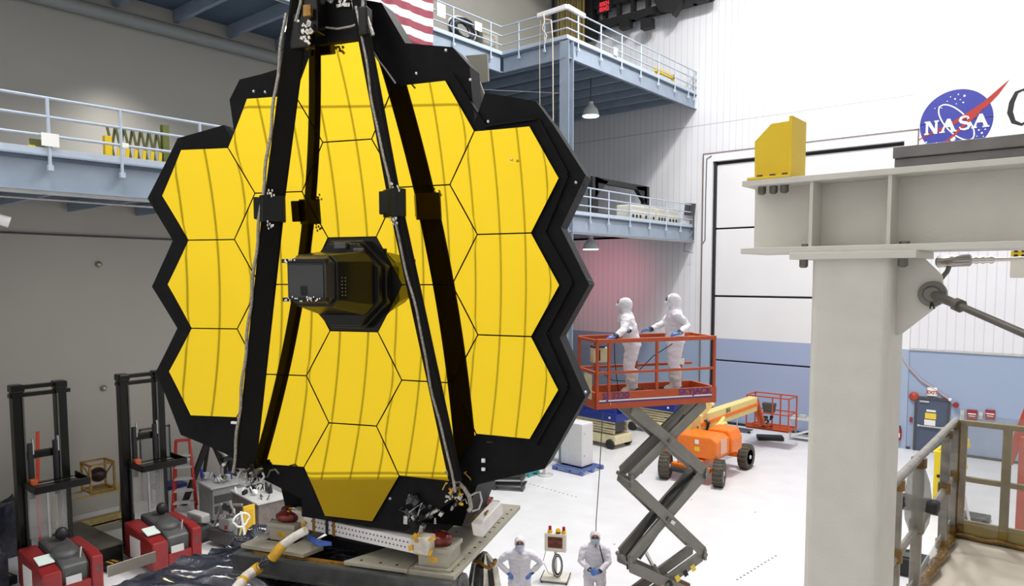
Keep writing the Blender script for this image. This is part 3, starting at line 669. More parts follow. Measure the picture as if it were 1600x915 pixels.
# ================================================================== PEOPLE
def hand(mb, w, d, side, curl=.5, palmn=(0, 0, -1)):
    """palm, four bent fingers of different lengths and a thumb; w wrist, d pointing direction, side = direction of the thumb"""
    w = Vector(w); d = Vector(d).normalized(); t = Vector(side); t = (t - d * t.dot(d)).normalized(); n = d.cross(t)
    if n.dot(Vector(palmn)) < 0: n = -n
    mb.loft([], 3) if False else None
    rot = Matrix((t, d, n)).transposed()
    mb.box(w + d * .05, (.08, .095, .032), rot=rot)
    for i, (o, L) in enumerate(((.031, .072), (.010, .082), (-.011, .076), (-.031, .058))):
        b = w + d * .095 + t * o; a1 = curl * .9; k1 = b + (d * math.cos(a1) + n * math.sin(a1)) * L * .5; a2 = curl * 2.2; k2 = k1 + (d * math.cos(a2) + n * math.sin(a2)) * L * .5
        mb.tube([b - d * .01, b, k1, k2], [.0105, .0105, .0095, .008], 7)
    b = w + d * .025 + t * .036; k1 = b + (d * .6 + t * .7).normalized() * .042; k2 = k1 + (d * .9 + t * .15 + n * curl).normalized() * .034
    mb.tube([b, k1, k2], [.013, .011, .009], 7)
def person(label, loc, rz, rw, lw, group=None, hd=(0, 0), scale=1.0, shield='mask', rd=(0, -1, 0), ld=(0, -1, 0), knee=0, lean=0.0, relb=(-.5, .5, -1), lelb=(.5, .5, -1), stance=.11):
    t = thing('person', label, 'person', loc, rz, group)
    S_y = -lean
    def ik(S, T, L1, L2, hint):
        S = Vector(S); T = Vector(T); d = T - S; D = min(d.length, L1 + L2 - .01); d.normalize(); T2 = S + d * D
        a = (L1 * L1 - L2 * L2 + D * D) / (2 * D); h = math.sqrt(max(0, L1 * L1 - a * a)); hv = Vector(hint); hv = (hv - d * hv.dot(d)).normalized(); return S + d * a + hv * h, T2
    sh = {-1: Vector((-.185, S_y, 1.42)), 1: Vector((.185, S_y, 1.42))}
    re, rw = ik(sh[-1], rw, .29, .27, relb); le, lw = ik(sh[1], lw, .29, .27, lelb)
    m = MB()
    m.loft([((0, 0, .80), .15, .11), ((0, 0, .88), .195, .145), ((0, 0, .97), .20, .15), ((0, S_y * .3, 1.08), .18, .14), ((0, S_y * .6, 1.2), .195, .145), ((0, S_y * .9, 1.33), .215, .145), ((0, S_y, 1.42), .20, .12), ((0, S_y, 1.48), .13, .09), ((0, S_y - .005, 1.53), .075, .075), ((0, S_y - .01, 1.58), .075, .085)], 18)
    for s in (-1, 1):
        kx = .115 + (stance - .11) * .5
        m.loft([((s * .095, 0, .92), .115, .125), ((s * .105, -.005, .75), .105, .12), ((s * kx, -.02 - knee, .5), .085, .095), ((s * (stance + .01), .0, .3), .085, .09), ((s * stance, .02, .11), .07, .085)], 14)
    for s, e, w in ((-1, re, rw), (1, le, lw)):
        a = sh[s] + Vector((-s * .06, 0, .0)); m.tube([a, sh[s] + (e - sh[s]) * .15, sh[s].lerp(e, .6), e, e.lerp(w, .45), w], [.08, .083, .07, .062, .06, .045], 12)
    hy, hz = hd   # turn of head (about z), tilt up
    HR = Matrix.Rotation(hy, 3, 'Z') @ Matrix.Rotation(-hz, 3, 'X'); HC = Vector((0, S_y - .015, 1.64))
    def H(p): return HC + HR @ Vector(p)
    i0 = len(m.v); m.sphere((0, 0, 0), (.098, .122, .135), n=18, k=12)
    for i in range(i0, len(m.v)): m.v[i] = H(m.v[i])
    m.tube([H((0, .01, -.05)), (0, S_y, 1.5), (0, S_y, 1.43)], [.085, .095, .13], 12)
    b = m.build('coverall', suit, t)
    r = b.modifiers.new('r', 'REMESH'); r.mode = 'VOXEL'; r.voxel_size = .016; sm = b.modifiers.new('s', 'SMOOTH'); sm.factor = .6; sm.iterations = 5; baked(b)
    me = b.data; me.materials.clear(); me.materials.append(suit); nz = [v.normal.copy() for v in me.vertices]
    for v, nn in zip(me.vertices, nz):
        p = v.co; f = noise.noise(Vector((p.x * 7, p.y * 7, p.z * 16))) * .014 + noise.noise(Vector((p.x * 16, p.y * 16, p.z * 28 + 3))) * .006
        if p.z > 1.55: f *= .3
        v.co = p + nn * f
    me.polygons.foreach_set('use_smooth', [True] * len(me.polygons)); me.update()
    # zip
    MB().tube([(0, S_y * k - (.15 if z < 1.35 else .12), z) for k, z in ((0, .9), (.3, 1.05), (.6, 1.2), (.95, 1.38))], .008, 6).build('zip_flap', mat('zip_white', (.8, .8, .8), .6), b)
    def headpart(nm, mk, mm, par):
        q = MB(); mk(q)
        for i in range(len(q.v)): q.v[i] = H(q.v[i])
        return q.build(nm, mm, par)
    face = headpart('face', lambda q: q.sphere((0, -.045, .0), (.078, .082, .10), n=16, k=10), skin, t)
    for s in (-1, 1): headpart('eye', lambda q: (q.sphere((s * .032, -.118, .026), (.018, .012, .008)), q.box((s * .032, -.124, .045), (.036, .01, .007))), eyem, face)
    headpart('nose', lambda q: q.lathe((0, -.12, -.02), [(.014, 0), (.012, .03), (.006, .045)], 8), skin, face)
    headpart('mask', lambda q: (q.sphere((0, -.062, -.05), (.074, .092, .062), n=16, k=10), q.box((0, -.135, -.02), (.05, .03, .02))), maskm if shield == 'mask' else maskw, t)
    # hood rim
    headpart('hood_rim', lambda q: q.tube([(.078 * math.sin(a), -.095 + .012 * abs(math.cos(a)), .078 * math.cos(a) + .005) for a in [k * PI / 9 for k in range(-6, 7)]], .013, 7), suit, b)
    for s, w, e, dd in ((-1, rw, re, rd), (1, lw, le, ld)):
        q = MB(); dd = Vector(dd).normalized(); side = Vector((-s, 0, .5))
        hand(q, Vector(w), dd, side, .55); q.tube([w - (w - e).normalized() * .03, w + dd * .03], [.036, .03], 10)
        g = q.build('glove', glove, t); rr = g.modifiers.new('r', 'REMESH'); rr.mode = 'VOXEL'; rr.voxel_size = .0045; ss = g.modifiers.new('s', 'SMOOTH'); ss.iterations = 3; baked(g)
        g.data.materials.clear(); g.data.materials.append(glove); g.data.polygons.foreach_set('use_smooth', [True] * len(g.data.polygons))
        MB().tube([w - (w - e).normalized() * .045, w - (w - e).normalized() * .0], [.05, .043], 12).build('cuff_band', cuff, g)
    for s in (-1, 1):
        MB().loft([((s * stance, -.05, .0), .052, .125), ((s * stance, -.05, .03), .056, .13), ((s * stance, -.035, .075), .052, .11), ((s * stance, .005, .12), .062, .078), ((s * stance, .0, .24), .092, .098), ((s * stance, 0, .40), .094, .10), ((s * (stance), -.008, .44), .092, .098)], 16).build('boot_cover', suitb, t)
    t.scale = (scale * 1.13, scale * 1.13, scale)
    return t
p1 = GZ(812, 838, 1.75); p2 = GZ(930, 827, 1.78)
def facing(fx, fy): return math.atan2(fx, -fy)
person('person in white coverall on the floor, hands on hips, left of the warning stand', (p1.x, p1.y, 0), facing(-p1.x, -p1.y), (-.20, -.04, 1.02), (.20, -.04, 1.02),
       relb=(-1, .1, -.1), lelb=(1, .1, -.1), rd=(.5, -.7, -.4), ld=(-.5, -.7, -.4), hd=(0, -.02))
pp = person('person in white coverall on the floor, blue gloved hands joined at the waist', (p2.x, p2.y, 0), facing(-p2.x, -p2.y), (-.075, -.26, 1.04), (.075, -.27, 1.02),
       relb=(-1, .15, -.5), lelb=(1, .15, -.5), rd=(.9, -.3, -.15), ld=(-.9, -.35, -.2))
cable('lanyard_strap', 'dark strap hanging over the shoulder of the person under the lift', [Vector((p2.x, p2.y, 0)) + Matrix.Rotation(facing(-p2.x, -p2.y), 3, 'Z') @ Vector(q) for q in ((.09, -.12, 1.5), (.13, -.17, 1.35), (.17, -.19, 1.2), (.15, -.22, 1.08))], .011, inkblack, 'strap')

# ================================================================== ORANGE SCISSOR LIFT
LA = math.atan2(.835, .55); LO = Vector((-6.96, 10.80, 0)); LF = Frame(LO, LA)
lift = thing('scissor_lift', 'raised orange-red scissor lift carrying two people in white', 'scissor lift', LO, LA)
L_, Wd, ZF, ZR = 2.46, .84, 4.72, 5.80
deckm = mat('lift_floor', (.42, .35, .28), .6, var=.2)
MB().bb((0, 0, ZF - .05), (L_, Wd, ZF)).build('platform_floor', deckm, lift)
each(MB().bb((0, -.03, 4.56), (L_ + .02, .03, 4.86)).bb((0, Wd - .03, 4.56), (L_, Wd + .03, 4.86)), 'side_skirt', orange, lift)
each(MB().bb((-.03, .03, 4.56), (.03, Wd - .03, 4.86)).bb((L_ - .03, .03, 4.56), (L_ + .03, Wd - .03, 4.86)), 'end_skirt', orange, lift)
MB().bb((.05, -.034, 4.70), (L_ - .08, -.03, 4.725)).build('white_stripe', paper, lift)
MB().bb((.05, -.034, 4.67), (L_ - .08, -.03, 4.698)).build('purple_stripe', purple, lift)
text('model_marking', 'SJ 3220', .17, purple, lift, (.38, -.034, 4.79), (PI / 2, 0, 0), bold=.004, sx=1.05)
text('maker_marking', 'SKYJACK', .16, purple, lift, (2.02, -.034, 4.795), (PI / 2, 0, 0), bold=.005, sx=1.1)
def lrail(nm, a, b, r=.026): MB().bar(a, b, r * 2, r * 2).build(nm, orange, lift, bevel=.008)
for z, nm in ((ZR, 'top_rail'), (5.22, 'mid_rail')):
    w = .038 if nm == 'top_rail' else .026
    lrail(nm, (0, 0, z), (L_, 0, z), w if z > 5.5 else .024); lrail(nm, (0, Wd, z), (L_, Wd, z), w); lrail(nm, (0, 0, z), (0, Wd, z), .026)
lrail('top_rail', (L_, 0, ZR), (L_, Wd, ZR), .026)
for x in (.02, .25, 1.22, L_ - .02):
    MB().bar((x, 0, 4.6), (x, 0, ZR), .05, .05).build('rail_post', orange, lift, bevel=.006)
for x in (.02, .35, 1.22, L_ - .25): MB().bar((x, Wd, 4.6), (x, Wd, ZR), .05, .05).build('rail_post', orange, lift, bevel=.006)
MB().bar((L_ - .35, Wd * .5, ZR + .0), (L_, .05, ZR + .0), .05, .02).build('gate_strap', kapy, lift)
MB().bb((.2, Wd - .25, 5.33), (.5, Wd - .08, 5.62)).build('control_box', cream, lift, bevel=.02)
MB().bb((.27, Wd - .26, 5.37), (.34, Wd - .25, 5.57)).bb((.2, Wd - .3, 5.62), (.42, Wd - .1, 5.65)).build('box_marking', inkblack, lift)
MB().bb((-.04, .12, 4.72), (-.03, .45, 5.18)).build('placard', cream, lift)
MB().bb((L_ - .28, Wd - .06, 5.2), (L_ - .2, Wd - .03, 5.32)).build('white_latch', paper, lift)
for x in (.28, .33): MB().bb((x - .02, -.04, 4.62), (x - .0, -.031, 4.68)).build('rail_decal', kapy, lift) if x < .3 else None
# scissor arms
def lp(x, y, ly): p = LF.Y(x, y, ly); return p
ya, yb = .16, .68
xl = lp(984, 755, ya).x; xr = lp(1101, 738, ya).x
zt = 4.55; z1 = (lp(984, 752, ya).z + lp(1101, 738, ya).z) / 2; z2 = (lp(984, 880, ya).z + lp(1101, 866, ya).z) / 2; zs = [zt, z1, z2]
while zs[-1] > .9: zs.append(max(.55, zs[-1] - (z1 - z2)))
print('LIFT', xl, xr, zs)
def arm(a, b, y, nm='scissor_arm'):
    a = Vector((a[0], y, a[1])); b = Vector((b[0], y, b[1])); d = (b - a).normalized(); n = Vector((-d.z, 0, d.x)); w = .10; c = .10; V = []
    for yy in (-.035, .035):
        for u, v in ((-.06, 0), (0, -w), (1, -w), (1, 0), (1, w), (0, w)):
            base = a if u <= 0 else b; V.append(base + d * (u if u < 0 else (0 if u == 0 else 0)) + n * v + Vector((0, yy, 0)))
            if u == 1 and v == 0: V[-1] = b + d * .06
    MB().add(V, [(0, 1, 2, 3, 4, 5), (11, 10, 9, 8, 7, 6)] + [(i, i + 6, (i + 1) % 6 + 6, (i + 1) % 6) for i in range(6)]).build(nm, scis, lift, bevel=.008)
for k in range(len(zs) - 1):
    za, zb = zs[k], zs[k + 1]; g = .07
    for y in (ya, yb):
        arm((xl + .06, za - g), (xr - .02, zb + g), y); arm((xr - .02, za - g), (xl + .06, zb + g), y + (.075 if y == ya else -.075))
for k in range(1, len(zs)):
    for x in (xl, xr): MB().tube([(x + .03, ya - .05, zs[k]), (x + .03, yb + .05, zs[k])], .045, 12).bar((x + .03, ya, zs[k] - .11), (x + .03, ya, zs[k] + .11), .05, .09, up=(0, 1, 0)).build('pivot_link', scis, lift)
for k in range(len(zs) - 1):
    zc = (zs[k] + zs[k + 1]) / 2; MB().tube([((xl + xr) / 2, ya - .06, zc), ((xl + xr) / 2, yb + .06, zc)], .035, 12).build('centre_pin', darkst, lift)
MB().bar((xl + .3, .42, zs[2] - .0), (xr - .1, .42, zs[1] - .15), .13, .12).build('lift_cylinder', greyd, lift, bevel=.01)
MB().tube([(xl + .35, .42, zs[1] + .05), (xr - .3, .42, zt - .3)], .035, 10).build('cylinder_rod', greyd, lift)
MB().tube([lp(1003, 850, .42), lp(1022, 888, .42)], .035, 12).build('cylinder_rod', chrome, lift)
MB().tube([lp(1020, 884, .42), lp(1045, 935, .42)], .07, 12).build('cylinder_body', scis, lift)
for s in range(3): MB().tube([(xl + .05 + .03 * s, .3, zs[2] - .15), (xl + .0, .25, zs[2] + .15), (xl + .3, .3, zs[2] + .45), (xl + .9, .36, zs[1] - .45), (xr - .1, .36, zs[1] - .05 + .03 * s)], .03, 7).build('hydraulic_hose', rubberk, lift)
hz = MB(); a = Vector((xr - .02, ya - .045, zs[2] - .12)); b = Vector((xl + .06, ya - .045, zs[3] + .1))
dd = (b - a)
for k in range(6):
    p = a + dd * (.12 + .11 * k); hz.bar(p, p + dd * .055, .004, .13, up=(0, 0, 1), m=k % 2)
hz.build('hazard_stripe', [signy, inkblack], lift)
q = lp(1091, 844, ya - .06); 
MB().box(((xl + xr) / 2 + .1, ya - .04, (zs[1] + zs[2]) / 2 - .08), (.1, .008, .07), rot=Matrix.Rotation(.6, 3, 'Y')).build('white_label', paper, lift)
MB().bb((xl - .05, .02, .25), (xr + .1, Wd - .02, .6)).build('chassis', orange, lift, bevel=.03)
for x in (xl + .15, xr - .1):
    for y in (.0, Wd): MB().lathe((x, y - .06, .2), [(.2, 0), (.2, .12)], 20, ax=(0, 1, 0)).build('wheel', rubberk, lift)
# people on the platform
def on_lift(px, py): p = GZ(px, py, ZF); return p
def w2l(t_loc, rz, p): q = Matrix.Rotation(-rz, 3, 'Z') @ (Vector(p) - Vector(t_loc)); return Vector((q.x / 1.2, q.y / 1.2, q.z / 1.06))
ex = Vector((math.cos(LA), math.sin(LA), 0)); ey = Vector((-math.sin(LA), math.cos(LA), 0))
def LW(x, y, z): return LO + ex * x + ey * y + Vector((0, 0, z))
fdir = facing(-.88, -.50)
la = LW(.96, .50, ZF); lb = LW(1.88, .48, ZF)
sA = 1.0
ha = w2l(la, fdir, LW(.36, .0, ZR + .09)); hb_ = w2l(la, fdir, LW(.66, .0, ZR + .09))
# right hand of a figure facing left is the far one
person('person in white coverall at the left end of the orange lift, leaning forward', la, fdir, ha if ha.x < hb_.x else hb_, hb_ if ha.x < hb_.x else ha, hd=(-.1, .22), lean=.10, shield='m', rd=(0, -1, -.15), ld=(0, -1, -.15), knee=.03, scale=1.04)
hc = w2l(lb, fdir, LW(1.68, .0, ZR + .09)); hd_ = w2l(lb, fdir, LW(1.30, .62, ZR + .04))
person('person in white coverall standing upright in the right half of the orange lift', lb, fdir, hd_ if hd_.x < hc.x else hc, hc if hd_.x < hc.x else hd_, hd=(0, .06), shield='m', rd=(0, -1, -.1), ld=(0, -1, -.3), scale=1.08, lean=0.02)
for i, x in enumerate((.98, 1.42)):
    k = thing('tool_case', 'flat dark blue case with a handle on the lift floor, %s' % ('left of the two' if i == 0 else 'right of the two'), 'case', LW(x, .22, ZF), LA, 'blue cases on the lift floor')
    MB().bb((-.18, -.12, 0), (.18, .12, .09)).build('case_body', mat('case_blue', (.03, .06, .17), .4), k, bevel=.015)
    MB().tube([(-.07, 0, .09), (-.06, 0, .14), (.06, 0, .14), (.07, 0, .09)], .012, 6).build('handle', inkblack, k)
c1 = w2l
cable('power_cord', 'thin dark cord running from the left person down to the lift basket floor', [LW(.40, .1, 5.75), LW(.46, .2, 5.4), LW(.55, .28, 5.0), LW(.6, .3, 4.72)], .008, inkblack)
cable('power_cord', 'thin dark cord hanging from the right person across the lift basket', [LW(1.60, .1, 5.7), LW(1.3, .3, 5.45), LW(1.1, .5, 5.15), LW(.9, .6, 4.95), LW(.6, .6, 4.98), LW(.3, .62, 5.2)], .008, inkblack)
pA = LW(.12, -.03, 4.5)
cable('tether_line', 'long thin dark line hanging from the lift basket to the person below', [pA, GZ(929, 700, 3.6) if False else Vector((pA.x * .6 + p2.x * .4, pA.y * .6 + p2.y * .4, 3.2)), Vector((p2.x + .02, p2.y, 1.95)), Vector((p2.x + .08, p2.y - .1, 1.45))], .009, greyd, 'line')

# ================================================================== WARNING STAND
wp = GZ(868, 905); wa = facing(-wp.x * .9, -wp.y)
ws = thing('warning_stand', 'cream wheeled stand with a red notice and three beacons between two people', 'warning stand', (wp.x, wp.y, 0), wa - .12)
MB().bb((-.30, -.25, .05), (.30, .25, .09)).build('base_plate', ivory, ws, bevel=.01)
each(MB().bb((-.32, -.27, .05), (-.3, .27, .09)).bb((.3, -.27, .05), (.32, .27, .09)), 'base_edge', darkst, ws)
for x in (-.28, .28):
    for y in (-.22, .22): MB().lathe((x - .015, y, .03), [(.03, 0), (.03, .03)], 12, ax=(1, 0, 0)).build('caster', rubberk, ws)
MB().tube([(0, 0, .09), (0, 0, .72)], .035, 10).build('pole', ivory, ws)
zb = .68
MB().bb((-.25, -.07, zb), (.25, .07, zb + .42)).build('sign_box', mat('cream_box', (.78, .72, .60), .5), ws, bevel=.012)
sg = MB().bb((-.17, -.075, zb + .09), (.17, -.07, zb + .35)).build('red_notice', mat('notice_red', (.22, .045, .02), .6), ws)
text('notice_lettering', 'CAUTION', .075, inkblack, sg, (0, -.078, zb + .29), (PI / 2, 0, 0), bold=.002)
text('notice_lettering', 'LASER', .045, inkblack, sg, (0, -.078, zb + .215), (PI / 2, 0, 0))
MB().bb((-.15, -.078, zb + .165), (.15, -.0755, zb + .18)).bb((-.14, -.078, zb + .13), (.14, -.0755, zb + .145)).build('notice_line', inkblack, sg)
for x, c, kind in ((-.13, 0, 0), (.06, 0, 1), (.19, 0, 0)):
    b = MB().lathe((x, 0, zb + .42), [(.055, 0), (.055, .05), (.04, .07)], 14).build('beacon_base', amberc if kind == 0 else inkblack, ws)
    MB().lathe((x, 0, zb + (.49 if kind == 0 else .46)), [(.036, 0), (.036, .08), (.02, .09)] if kind == 0 else [(.06, 0), (.055, .04), (.03, .07)], 14).build('beacon_lens', redc if kind == 0 else amberc, b)
for k in range(4):
    r0 = .14 + .02 * k
    MB().tube([(.06 + .09 * math.sin(a) * (1 + .1 * k), -.08 - .01 * k, .38 + (r0 + .07) * math.cos(a)) for a in [j * PI / 8 for j in range(17)]], .013, 6).build('coiled_cable', inkblack if k != 2 else paper, ws)
MB().tube([(-.22, -.05, zb), (-.27, -.1, .45), (-.15, -.12, .2), (.0, -.1, .13)], .006, 6).build('thin_cord', inkblack, ws)

# ================================================================== BOOM LIFT
bm_ = thing('boom_lift', 'orange wheeled boom lift with cream boom and basket, behind the scissor lift', 'boom lift', (-10.35, 23.1, 0), 0); BO = Vector((-10.35, 23.1, 0))
def wheel(par, c, r, w, ang=0, tm=rubber, hm=greyl, ax=(1, 0, 0)):
    ax = Matrix.Rotation(ang, 3, 'Z') @ Vector(ax); c = Vector(c) - ax * w / 2
    tire = MB().lathe(c, [(r * .62, .02), (r * .92, 0), (r, w * .2), (r, w * .8), (r * .92, w), (r * .62, w - .02)], 24, ax=ax)
    for k in range(20):
        q = Vector((0, 0, 1)).rotation_difference(ax); a = 2 * PI * k / 20; d = q @ Vector((math.cos(a), math.sin(a), 0)); tn = q @ Vector((-math.sin(a), math.cos(a), 0))
        for s in (0, 1): tire.bar(c + d * r * .98 + ax * (w * (.05 + .45 * s)) + tn * (.02 if s else -.02), c + d * r * .98 + ax * (w * (.5 + .45 * s)) + tn * (-.02 if s else .02), .05, .05, up=d)
    t_ = tire.build('wheel', tm, par); MB().lathe(c, [(r * .64, .03), (r * .58, .07), (r * .2, .07), (r * .18, .0)], 20, ax=ax).lathe(c, [(r * .64, w - .02), (r * .58, w - .06), (r * .2, w - .06), (r * .15, w + .01)], 20, ax=ax).build('hub', hm, t_); return t_
for (x, y, a) in ((-11.3, 21.95, .25), (-9.45, 22.15, .25), (-9.6, 24.85, 0), (-11.45, 24.7, 0)): wheel(bm_, Vector((x, y, .44)) - BO, .44, .34, a)
def W(p): return Vector(p) - BO
MB().bb(W((-11.1, 21.95, .42)), W((-9.7, 22.15, .58))).build('front_axle', orange2, bm_, bevel=.02)
MB().tube([W((-11.0, 21.85, .4)), W((-10.0, 21.85, .38))], .09, 10).build('drive_motor', rubberk, bm_)
MB().bb(W((-11.2, 24.6, .42)), W((-9.8, 24.9, .62))).build('rear_axle', orange2, bm_, bevel=.02)
MB().bb(W((-10.9, 22.0, .55)), W((-10.0, 24.8, .8))).build('chassis', orange2, bm_, bevel=.03)
MB().prism([(-.62, .84), (.72, .84), (.82, 1.0), (.82, 1.45), (.62, 1.58), (-.5, 1.58), (-.62, 1.42)], -1.0, .1).build('engine_hood', orange2, bm_, bevel=.05)
MB().prism([(-.1, .9), (.9, .9), (.9, 1.35), (.75, 1.66), (.0, 1.66)], .12, 1.0).build('rear_hood', orange2, bm_, bevel=.06)
MB().prism([(-1.2, .86), (-.64, .86), (-.64, 1.5), (-1.2, 1.3)], -1.0, .2).build('counterweight', orange2, bm_, bevel=.04)
MB().bb((.05, -1.012, 1.32), (.19, -1.0, 1.46)).bb((-1.12, -1.012, 1.28), (-.74, -1.0, 1.34)).build('white_decal', paper, bm_)
MB().bb((.04, -1.012, 1.08), (.22, -1.0, 1.22)).build('yellow_decal', signy, bm_)
MB().bb((.825, -.7, 1.0), (.832, -.2, 1.5)).build('side_vent', mat('vent_pale', (.8, .45, .3), .5), bm_)
b0 = GY(1068, 684, 22.6) - BO; b1 = GY(1120, 640, 23.6) - BO; b2 = GY(1177, 633, 28.0) - BO
def P_(x, y, Y): return GY(x, y, Y) - BO
m0 = P_(1088, 660, 23.2); m1 = P_(1177, 630, 27.6)
MB().bar(P_(1040, 706, 23.2), P_(1062, 682, 23.2), .3, .26).build('boom_end', orange2, bm_, bevel=.02)
MB().bar(P_(1058, 688, 23.2), P_(1112, 628, 23.5), .24, .24).build('lower_boom', creamy, bm_, bevel=.02)
MB().bar(m0, m1, .36, .56).build('main_boom', creamy, bm_, bevel=.03)
MB().bar(m0 + Vector((.19, -.02, -.06)), m1 + Vector((.19, -.02, -.0)), .03, .13).build('orange_stripe', orange2, bm_)
mid = m0.lerp(m1, .45) + Vector((.21, -.05, .16)); text('boom_marking', 'JLG', .2, inkblack, bm_, mid, (PI / 2, 0, math.atan2((m1 - m0).y, (m1 - m0).x)), bold=.006)
MB().bar(P_(1085, 682, 23.6), P_(1135, 664, 24.6), .3, .3).bar(P_(1112, 690, 23.6), P_(1130, 655, 24.8), .2, .32).build('boom_linkage', creamy, bm_, bevel=.02)
MB().tube([P_(1090, 668, 23.2), P_(1098, 656, 23.4), P_(1108, 660, 23.6), P_(1104, 672, 23.6)], .05, 7).tube([P_(1086, 676, 23.2), P_(1092, 660, 23.4), P_(1104, 655, 23.6)], .05, 7).build('hose_loop', greyd, bm_)
MB().tube([m0.lerp(m1, .2) + Vector((0, 0, -.3)), m1 + Vector((-.5, 0, -.33))], .05, 8).build('boom_cylinder', inkblack, bm_)
MB().bar(P_(1178, 621, 27.8), P_(1190, 664, 28.1), .14, .2).build('jib', orange, bm_, bevel=.01)
MB().bar(P_(1183, 622, 27.7), P_(1195, 664, 28.0), .08, .06).build('jib_link', orange, bm_)
by = 28.3; bx0 = GY(1166, 660, by).x; bx1 = GY(1232, 660, by).x; bz = GY(1200, 671, by).z; bt2 = GY(1200, 620, by).z
B0 = W((bx0, by, bz)); B1 = W((bx1, by + .95, bt2))
def fr(nm, a, b, r=.03): MB().tube([a, b], r, 7).build(nm, orange, bm_)
for z in (B0.z + .05, (B0.z + B1.z) / 2, B1.z):
    for a, b in (((B0.x, B0.y), (B1.x, B0.y)), ((B1.x, B0.y), (B1.x, B1.y)), ((B1.x, B1.y), (B0.x, B1.y)), ((B0.x, B1.y), (B0.x, B0.y))): fr('basket_rail', (*a, z), (*b, z))
for x in (B0.x, (B0.x + B1.x) / 2 + .2, B1.x):
    for y in (B0.y, B1.y): fr('basket_post', (x, y, B0.z), (x, y, B1.z))
MB().bb((B0.x, B0.y, B0.z - .03), (B1.x, B1.y, B0.z + .03)).bb((B0.x, B0.y, B0.z), (B1.x, B0.y + .02, B0.z + .18)).build('basket_floor', orange, bm_)
cxm = P_(1201, 637, by + .1); MB().prism([(cxm.x - .26, cxm.z + .2), (cxm.x + .26, cxm.z + .2), (cxm.x + .2, cxm.z - .2), (cxm.x - .18, cxm.z - .2)], cxm.y - .1, cxm.y + .2).build('control_console', greyd, bm_, bevel=.03)
m = MB()
for i in range(16): m.box(P_(rng.uniform(1190, 1206), rng.uniform(650, 668), by - .1), (rng.uniform(.04, .12), .08, rng.uniform(.04, .12)))
m.build('rotator', rubberk, bm_)

# ================================================================== BLUE SCISSOR LIFTS
def bluelift(label, loc, rz):
    t = thing('scissor_lift', label, 'scissor lift', loc, rz, 'parked blue scissor lifts')
    MB().bb((-1.2, -.55, .18), (1.2, .55, .55)).build('base', cream, t, bevel=.04)
    MB().bb((-1.1, -.562, .25), (1.1, -.55, .45)).build('base_panel', cream, t)
    text('base_marking', 'Genie' if False else 'LIFT', .14, greyl, t, (.1, -.565, .36), (PI / 2, 0, 0)) if False else None
    for x in (-.95, .95):
        for y in (-.55, .55): MB().lathe((x, y - .08, .2), [(.12, 0), (.2, .01), (.2, .15), (.12, .16)], 20, ax=(0, 1, 0)).build('wheel', rubberk, t)
    for k in range(5):
        z = .62 + k * .105
        for y in (-.42, .42): MB().bar((-1.05, y, z + (.02 if k % 2 else 0)), (1.05, y, z + (0 if k % 2 else .02)), .07, .075).build('scissor_arm', cream, t)
    MB().bb((.55, -.35, .62), (1.0, .3, 1.05)).build('hydraulic_pack', greyd, t, bevel=.02)
    MB().bb((-1.25, -.6, 1.15), (1.25, .6, 1.22)).build('platform_floor', bluep, t)
    MB().bb((-1.27, -.62, 1.12), (1.27, -.57, 1.42)).bb((-1.27, .57, 1.12), (1.27, .62, 1.42)).build('side_panel', bluep, t, bevel=.01)
    MB().bb((-1.27, -.6, 1.12), (-1.22, .6, 1.42)).bb((1.22, -.6, 1.12), (1.27, .6, 1.42)).build('end_panel', bluep, t, bevel=.01)
    for z in (1.58, 1.74):
        for y in (-.6, .6): MB().bb((-1.27, y - .03, z - .045), (1.27, y + .03, z + .045)).build('folded_rail', bluep, t)
    for x in (-1.2, -.4, .4, 1.2):
        for y in (-.6, .6): MB().bb((x - .025, y - .025, 1.4), (x + .025, y + .025, 1.8)).build('rail_post', bluep, t)
    MB().bb((.9, -.625, 1.24), (1.0, -.62, 1.32)).build('white_label', paper, t)
    return t
bluelift('blue and cream folded scissor lift, the nearer one, left of the white cabinet', (-15.8, 24.9, 0), -.12)
bluelift('blue and cream folded scissor lift parked farther back behind the nearer one', (-15.0, 28.3, 0), -.1)

# ================================================================== CABINET, PALLETS
pc = GZ(905, 743); PF = thing('pallet', 'blue plastic pallet under the white cabinet', 'pallet', (-14.25, 20.95, 0), -.05)
def pallet(t, m, w=1.3, d=1.0):
    for y in (-d / 2 + .05, 0, d / 2 - .05): MB().bb((-w / 2, y - .05, 0), (w / 2, y + .05, .03)).build('bottom_board', m, t)
    for x in (-w / 2 + .08, 0, w / 2 - .08):
        for y in (-d / 2 + .06, 0, d / 2 - .06): MB().bb((x - .08, y - .06, .03), (x + .08, y + .06, .12)).build('block', m, t)
    for k in range(7):
        y = -d / 2 + .07 + k * (d - .14) / 6; MB().bb((-w / 2, y - .055, .12), (w / 2, y + .055, .15)).build('top_board', m, t)
pallet(PF, palb, 1.35, 1.3)
cb = thing('cabinet', 'tall plain white cabinet standing on the blue pallet', 'cabinet', (-14.3, 20.95, .15), -.05)
MB().bb((-.5, -.3, .06), (.45, .35, 1.58)).build('cabinet_body', whitep, cb, bevel=.015)
MB().bb((-.48, -.28, 0), (.43, .33, .06)).build('plinth', inkblack, cb)
MB().bb((.452, -.28, .12), (.46, .33, 1.52)).build('cabinet_door', mat('door_grey_white', (.7, .7, .7), .5), cb)
for z in (.4, 1.2): MB().bb((.46, -.2, z), (.475, -.14, z + .08)).build('hinge', greyl, cb)
tp_ = GZ(812, 741); t = thing('pallet', 'teal plastic pallet on the floor beside the black mirror skirt', 'pallet', (tp_.x - .1, tp_.y, 0), -.1); pallet(t, palt, 1.2, 1.0)
